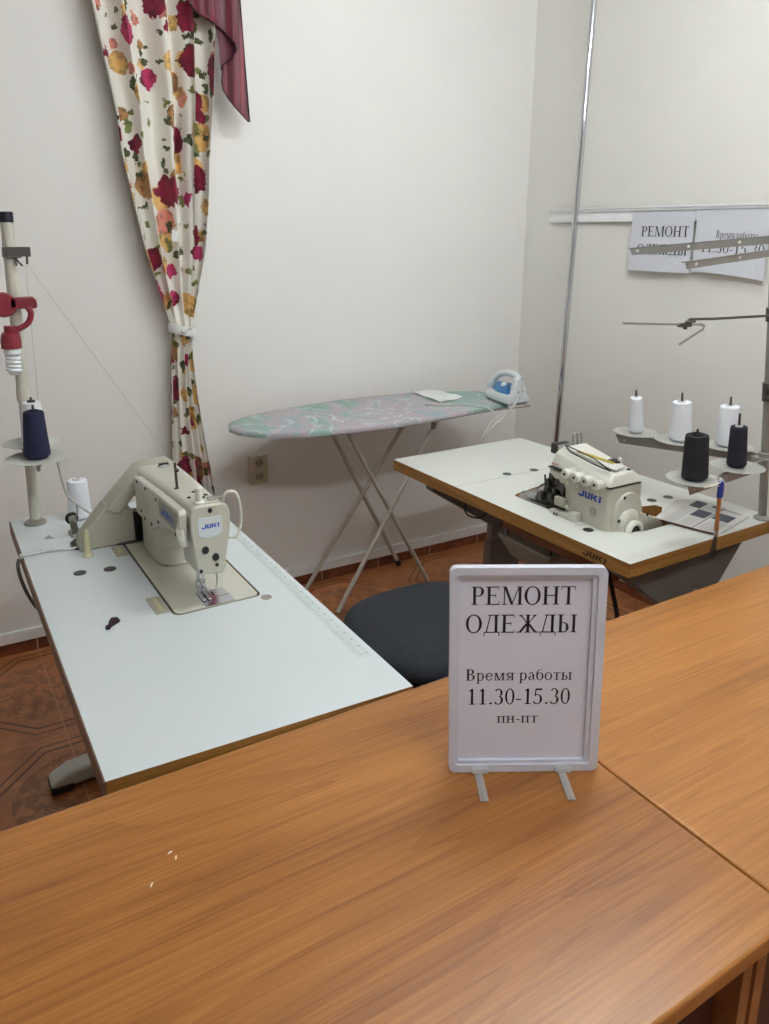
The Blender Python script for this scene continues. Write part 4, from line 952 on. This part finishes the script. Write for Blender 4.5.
b = MB(); b.cyl((1.17, 1.61, .10), (1.17, 1.61, .26), .026); b.cyl((1.17, 1.61, .26), (1.17, 1.61, .42), .016); b.lathe([(.06, 0), (.06, .012), (.03, .02)], (1.17, 1.61, .398)); b.build('gas_lift', M['black'], st)
for i in range(5):
    a = 2*PI*i/5+.3; c = Vector((1.17, 1.61, .11)); e = c+Vector((cos(a)*.27, sin(a)*.27, -.04))
    b = MB(); b.tube([c, e], [.028, .016], 10); lg_ = b.build('base_arm', M['black'], st)
    b = MB(); ax = Vector((-sin(a), cos(a), 0)); pc_ = Vector((e.x, e.y, .026)); b.cyl(pc_-ax*.018, pc_+ax*.018, .026, n=20); b.cyl((e.x, e.y, .03), (e.x, e.y, .075), .006); b.build('castor', M['black'], lg_)

# ------------------------------------------------------------------ ironing board
ib = thing('ironing_board', (1.6, 2.65, 0), 'ironing board with marbled pastel green cover on white crossed legs by the wall', 'ironing board')
outl = [(.951, 2.634), (.962, 2.575), (.995, 2.520), (1.047, 2.482), (1.146, 2.440), (1.26, 2.412), (1.403, 2.398), (1.6, 2.402), (1.792, 2.423), (2.02, 2.452), (2.125, 2.463), (2.160, 2.50), (2.185, 2.60), (2.20, 2.70), (2.19, 2.745), (2.10, 2.79), (1.953, 2.845), (1.70, 2.872), (1.55, 2.868), (1.429, 2.850), (1.28, 2.825), (1.137, 2.785), (1.03, 2.740), (.975, 2.700)]
cc = Vector((sum(p[0] for p in outl)/len(outl), sum(p[1] for p in outl)/len(outl), 0))
b = MB(); lay = [(.985, .832), (1.0, .834), (1.002, .843), (1.0, .851), (.988, .855), (.90, .856), (.5, .856), (.05, .856)]
n = len(outl); vs = []; fs = []
for k_, z in lay: vs += [(cc.x+(x-cc.x)*k_, cc.y+(y-cc.y)*k_, z) for x, y in outl]
for i in range(len(lay)-1):
    for k in range(n): fs.append((i*n+k, i*n+(k+1) % n, (i+1)*n+(k+1) % n, (i+1)*n+k))
fs += [tuple(range(n)), tuple((len(lay)-1)*n+k for k in range(n))]
b.add(vs, fs); o = b.build('padded_cover', M['cover'], ib, smooth=60)
b = MB(); b.box(1.35, 1.375, 2.50, 2.80, .816, .833); b.box(1.75, 1.775, 2.48, 2.80, .816, .833); b.box(1.2, 2.05, 2.62, 2.645, .816, .833); b.build('under_frame', M['leg_white'], ib)
def bleg(a, c, foot=True):
    b = MB(); b.tube([a, c], .0095, 14); l_ = b.build('leg', M['leg_white'], ib)
    if not foot: return
    d = (Vector(c)-Vector(a)).normalized(); b = MB(); b.tube([Vector(c)-d*.03, Vector(c)+d*.006], .0125, 14); b.build('foot_cap', M['rubber'], l_)
bleg((1.375, 2.52, .82), (1.893, 2.690, .005), False); bleg((1.79, 2.50, .82), (1.394, 2.625, .005), False)
bleg((1.360, 2.66, .82), (1.868, 2.900, .014)); bleg((1.765, 2.66, .82), (1.375, 2.890, .005), False)
b = MB(); b.box(1.745, 1.763, 2.47, 2.488, .785, .830); b.build('height_catch', M['grey_paint'], ib, bevel=.004)
b = MB(); b.tube([(2.06, 2.44, .845), (2.07, 2.395, .852), (2.185, 2.390, .852), (2.20, 2.50, .852), (2.20, 2.64, .852), (2.17, 2.66, .845)], .003, 8)
for y in (2.43, 2.50, 2.57): b.tube([(2.10, y, .8585), (2.195, y, .8535)], .0025, 6)
b.build('iron_rest', M['steel'], ib)
# white folded cloth
b = MB(); vs = []; fs = []; C4 = [Vector((1.867, 2.598, 0)), Vector((2.012, 2.632, 0)), Vector((2.005, 2.815, 0)), Vector((1.885, 2.845, 0))]
nx = 10
for i in range(nx+1):
    for j in range(nx+1):
        u, v = i/nx, j/nx; p = (C4[0]*(1-u)+C4[1]*u)*(1-v)+(C4[3]*(1-u)+C4[2]*u)*v
        vs.append((p.x, p.y, +.861+.0025*sin(u*7+v*3)+.002*sin(v*9)))
for i in range(nx):
    for j in range(nx): fs.append((i*(nx+1)+j, (i+1)*(nx+1)+j, (i+1)*(nx+1)+j+1, i*(nx+1)+j+1))
b.add(vs, fs); tag(b.build('folded_cloth', M['cloth_w'], solid=.004), 'small white folded cloth lying on the ironing board', 'cloth')

# ------------------------------------------------------------------ iron (nose towards the wall)
ir = thing('clothes_iron', (2.135, 2.405, .8612), 'white steam iron with blue water tank resting at the end of the ironing board', 'iron')
def iron_out(k, w, l0, l1, n=14):
    right = []
    for i in range(n+1):
        t = i/n; y = lerp(l0, l1, t); x = w*(1-t**2.2)**.8 if t < 1 else 0
        right.append((x*k, y))
    return right+[(-x, y) for x, y in right[::-1][1:]]
def iron_solid(secs, m, name, par=ir, sm_=40):
    b = L(); vs = []; fs = []; n = None
    for (w, l0, l1, z) in secs:
        o_ = iron_out(1, w, l0, l1); n = len(o_); vs += [(x, y, z) for x, y in o_]
    for i in range(len(secs)-1):
        for k in range(n): fs.append((i*n+k, i*n+(k+1) % n, (i+1)*n+(k+1) % n, (i+1)*n+k))
    fs += [tuple(range(n)), tuple((len(secs)-1)*n+k for k in range(n))]
    b.add(vs, fs); return b.build(name, m, par, smooth=sm_)
iron_solid([(.052, .006, .222, 0), (.053, .005, .224, .006)], M['steel'], 'soleplate')
iron_solid([(.052, .0, .224, .006), (.053, -.004, .226, .016), (.049, -.004, .215, .030), (.040, .0, .19, .042)], M['iron_w'], 'skirt')
iron_solid([(.041, .020, .190, .030), (.040, .030, .178, .046), (.034, .045, .160, .064), (.024, .06, .14, .076), (.012, .08, .12, .080)], M['blue_tank'], 'water_tank')
b = L(); b.hexa([(-.052, -.006, .006), (.052, -.006, .006), (.046, .022, .006), (-.046, .022, .006)], [(-.018, -.002, .112), (.018, -.002, .112), (.016, .030, .112), (-.016, .030, .112)]); b.build('heel', M['iron_w'], ir, bevel=.006, seg=3)
b = L(); b.tube(spline([(0, .012, .095), (0, .020, .114), (0, .060, .122), (0, .11, .116), (0, .150, .096), (0, .178, .066), (0, .188, .045)]), [.015]*12+[.0135]*24+[.015]*13, 14); b.build('handle', M['iron_w'], ir)
b = L(); b.lathe([(.013, 0), (.013, .004), (.010, .008), (0, .008)], (-.022, .075, .074), (-.5, 0, 1), 18); b.build('temperature_dial', M['iron_w'], ir)
b = L(); b.lathe([(.003, 0), (.003, .002), (0, .002)], (-.012, -.006, .055), (0, -1, 0), 8); b.lathe([(.003, 0), (.003, .002), (0, .002)], (.014, -.006, .055), (0, -1, 0), 8); b.box(-.04, -.036, .024, .032, .070, .082); b.build('heel_screw', M['ink_soft'], ir)
b = MB(); b.tube(spline([(2.135, 2.415, .968), (2.142, 2.395, .972), (2.138, 2.385, .945), (2.115, 2.384, .90), (2.085, 2.385, .862), (2.03, 2.385, .815), (1.97, 2.38, .780), (1.925, 2.376, .745), (1.935, 2.376, .765), (1.975, 2.378, .82), (1.985, 2.385, .848), (1.975, 2.45, .8605), (1.93, 2.52, .8605), (1.86, 2.545, .8605), (1.79, 2.60, .8605)], 8), .0036, 8)
co = b.build('cord', M['cord_w'], ir)

# ------------------------------------------------------------------ outlet on the back wall
ol = thing('power_outlet', (1.18, 2.95, .52), 'cream double power outlet on the back wall below the ironing board', 'outlet')
b = MB(); b.box(1.142, 1.220, 2.925, 2.950, .518, .640); b.build('plate', M['outlet'], ol, bevel=.004, seg=3)
for z in (.549, .609):
    b = MB(); b.plate(circ(0, 0, .024, 26), [circ(0, 0, .019, 26)], 0, .004); b.v = [Vector((1.181+p.x, 2.925-p.z, z+p.y)) for p in b.v]; sk = b.build('socket', M['outlet'], ol)
    b = MB(); b.lathe([(.019, 0), (.019, .0006), (0, .0006)], (1.181, 2.9250, z), (0, -1, 0), 26); b.build('socket_well', M['cream_d'], sk)
    b = MB()
    for dx in (-.0095, .0095): b.lathe([(.003, 0), (.003, .001), (0, .001)], (1.181+dx, 2.9243, z), (0, -1, 0), 10)
    b.build('pin_hole', M['outlet_d'], sk)

# ------------------------------------------------------------------ chrome pole
cp = thing('chrome_pole', (2.465, 2.5, 0), 'tall shiny chrome pole from floor to ceiling behind the right table', 'pole')
b = MB(); b.cyl((2.442, 2.5, .004), (2.510, 2.5, ZC-.002), .0125, n=28); b.build('tube', M['chrome'], cp)
b = MB(); b.lathe([(.038, 0), (.038, .004), (.02, .012), (.013, .016)], (2.442, 2.5, 0)); b.lathe([(.013, -.016), (.02, -.012), (.038, -.004), (.038, 0)], (2.510, 2.5, ZC)); b.build('flange', M['chrome'], cp)

# ------------------------------------------------------------------ paper notices on the right wall
def wall_sheet(y0, y1, z0, z1, label, lines, droop):
    t = thing('paper_notice', (XW-.02, (y0+y1)/2, z0), label, 'notice')
    b = MB(); b.recalc = True; nx, nz = 12, 8; vs = []; fs = []
    def Pp(u, v, e=0):                                      # u from left (far) to right, v up
        z = lerp(z0, z1, v)-droop*(u**2)*(1-v)
        cur = .006*(1-v)**2*(.5+.5*sin(u*5))
        return (XW-.0265-cur-e, lerp(y0, y1, u), z)
    for i in range(nx+1):
        for j in range(nz+1): vs.append(Pp(i/nx, j/nz))
    for i in range(nx):
        for j in range(nz): fs.append((i*(nz+1)+j, (i+1)*(nz+1)+j, (i+1)*(nz+1)+j+1, i*(nz+1)+j+1))
    b.add(vs, fs); b.build('sheet', M['paper_wall'], t, solid=.0006)
    for txt, u0, u1, v0, h in lines:
        b = MB(); b.recalc = False
        polys, w = text_polys(txt); s_ = (u1-u0)/w
        for p in polys: b.add([Pp(u0+a*s_, v0+c_*h, .0012) for a, c_ in p], [tuple(range(len(p)))])
        b.build('lettering', M['ink'], t)
    return t
wall_sheet(2.268, 1.968, 1.417, 1.649, 'left paper clothing repair notice taped to the right wall rail', [('РЕМОНТ', .18, .95, .59, .17), ('ОДЕЖДЫ', .13, .94, .29, .17)], .0)
wall_sheet(1.955, 1.655, 1.425, 1.652, 'right paper notice with opening hours taped to the right wall rail', [('Время работы', .30, .86, .56, .12), ('11.30-15.30', .10, .97, .33, .17), ('пн-пт', .42, .66, .215, .10)], .02)

# ------------------------------------------------------------------ curtain, tie-back and burgundy swag tail
Lx = [(2.70, .54), (2.261, .600), (1.935, .655), (1.809, .664), (1.68, .688), (1.478, .728), (1.30, .780), (1.22, .806), (1.19, .815), (1.08, .803), (.85, .795), (.617, .786), (.12, .77)]
Rx = [(2.70, 1.045), (2.328, 1.030), (2.0, 1.013), (1.795, .990), (1.69, .986), (1.48, .964), (1.334, .928), (1.187, .893), (1.08, .893), (.92, .905), (.59, .951), (.12, 1.0)]
ct = thing('curtain', (.85, 2.85, .12), 'cream curtain printed with burgundy and ochre flowers, tied in the middle', 'curtain')
b = MB(); nu, nv = 200, 120; vs = []; fs = []; uvs = []
for j in range(nv+1):
    z = lerp(2.70, .12, j/nv); l, r = interp(Lx, z), interp(Rx, z); wd = r-l
    pinch = max(0, 1-abs(z-1.18)/.12)
    row = []
    for i in range(nu+1):
        u = i/nu
        w_ = u+.05*sin(u*7+.5)
        ph = w_*2*PI*4.2+.5*sin(z*2.1)+1.3
        amp = lerp(.036, .012, max(0, min(1, 1-(wd-.08)/.34)))
        ru = u+.030*sin(ph*1.0+.8)*(1 if wd > .15 else 1.4)
        env = min(1, u*10, (1-u)*10)
        x = l+wd*lerp(u, ru, env)
        y = 2.85-amp*(sin(ph)+.30*sin(2.3*ph+1+z))-.012*sin(3*u+z*1.4)
        y = lerp(y, 2.85-.03*sin(PI*u)+.006*sin(ph*1.7), pinch*.8)
        row.append((x, y, z))
    arc = [0]
    for a_, c_ in zip(row, row[1:]): arc.append(arc[-1]+math.hypot(c_[0]-a_[0], c_[1]-a_[1]))
    vs += row; uvs += [(a_-arc[-1]/2, z) for a_ in arc]
for j in range(nv):
    for i in range(nu): fs.append((j*(nu+1)+i, j*(nu+1)+i+1, (j+1)*(nu+1)+i+1, (j+1)*(nu+1)+i))
b.add(vs, fs); b.uv = uvs; b.recalc = False; b.build('curtain_panel', M['floral'], ct, smooth=180, solid=.0012)
b = MB(); vs = []; fs = []; n = 32
for z, k in ((1.168, 1.0), (1.175, 1.04), (1.195, 1.04), (1.203, 1.0)):
    for i in range(n):
        a = 2*PI*i/n; vs.append((.853+.049*k*cos(a), 2.846+.046*k*sin(a), z-.012*cos(a)))
for j in range(3):
    for i in range(n): fs.append((j*n+i, j*n+(i+1) % n, (j+1)*n+(i+1) % n, (j+1)*n+i))
b.add(vs, fs); tb_ = b.build('tie_band', M['cloth_w'], ct, solid=.003, smooth=60); tb_['label'] = 'white tie band gathering the curtain'
b = MB(); b.lathe([(.0, -.006), (.009, -.004), (.012, 0), (.009, .004), (0, .006)], (.845, 2.793, 1.19), (0, 1, 0), 14); b.tube([(.845, 2.793, 1.19), (.86, 2.795, 1.20), (.875, 2.80, 1.192)], .004, 8); b.build('knot', M['cloth_w'], tb_)
b = MB(); b.add([(.812, 2.785, 1.510), (.834, 2.785, 1.507), (.836, 2.785, 1.545), (.814, 2.785, 1.548)], [(0, 1, 2, 3)]); b.build('care_label', M['cloth_w'], ct, solid=.001)

sw = thing('swag_tail', (1.06, 2.79, 1.95), 'sheer burgundy swag tail hanging over the top right of the curtain', 'curtain')
SL = [(2.70, .86), (2.297, .918), (2.270, .945), (2.248, 1.00), (2.225, 1.040), (2.19, 1.070), (2.165, 1.075), (2.14, 1.058), (2.118, 1.030), (2.06, 1.023), (2.033, 1.028), (1.984, 1.060), (1.937, 1.122)]
SR = [(2.70, 1.085), (2.325, 1.100), (2.135, 1.112), (2.02, 1.122), (1.937, 1.127)]
b = MB(); vs = []; fs = []; nu, nv = 40, 110
for j in range(nv+1):
    z = lerp(2.70, 1.937, j/nv); l, r = interp(SL, z), interp(SR, z)
    for i in range(nu+1):
        u = i/nu; x = lerp(l, r, u); vs.append((x, 2.795-.010*sin((x-.9)*70+z)-.004*sin((x-.9)*160), z))
for j in range(nv):
    for i in range(nu): fs.append((j*(nu+1)+i, j*(nu+1)+i+1, (j+1)*(nu+1)+i+1, (j+1)*(nu+1)+i))
b.add(vs, fs); b.recalc = False; b.build('front_layer', M['sheer'], sw, smooth=180, solid=.0008)
SL2 = [(2.70, .90), (2.27, .985), (2.24, 1.008), (2.20, 1.018), (2.10, 1.024)]
SR2 = [(2.70, 1.08), (2.25, 1.09), (2.20, 1.095), (2.16, 1.092), (2.125, 1.065), (2.10, 1.034)]
b = MB(); vs = []; fs = []; nu, nv = 20, 40
for j in range(nv+1):
    z = lerp(2.70, 2.10, j/nv); l, r = interp(SL2, z), interp(SR2, z)
    for i in range(nu+1): x = lerp(l, r, i/nu); vs.append((x, 2.812-.004*sin((x-.9)*60), z))
for j in range(nv):
    for i in range(nu): fs.append((j*(nu+1)+i, j*(nu+1)+i+1, (j+1)*(nu+1)+i+1, (j+1)*(nu+1)+i))
b.add(vs, fs); b.recalc = False; b.build('folded_layer', M['sheer_d'], sw, smooth=180, solid=.0008)
b = MB(); b.tube([(x, 2.793-.010*sin((x-.9)*70+z)-.004*sin((x-.9)*160), z) for z, x in SL[1:]], .0022, 6); b.tube([(x, 2.793-.010*sin((x-.9)*70+z)-.004*sin((x-.9)*160), z) for z, x in SR], .0022, 6); b.build('hem', M['scrap'], sw)
ct.location += Vector((.018, .032, 0)); sw.location += Vector((.018, .032, 0))
# curtain rail (above the frame) that carries both
cr_ = thing('curtain_rail', (.9, 2.85, 2.71), 'white curtain rail fixed to the back wall above the picture', 'curtain rail')
b = MB(); b.box(-.6, 1.35, 2.80, 2.905, 2.70, 2.72); b.box(-.58, -.55, 2.875, 2.95, 2.705, 2.72); b.box(1.30, 1.33, 2.875, 2.95, 2.705, 2.72); b.build('rail', M['trimw'], cr_)
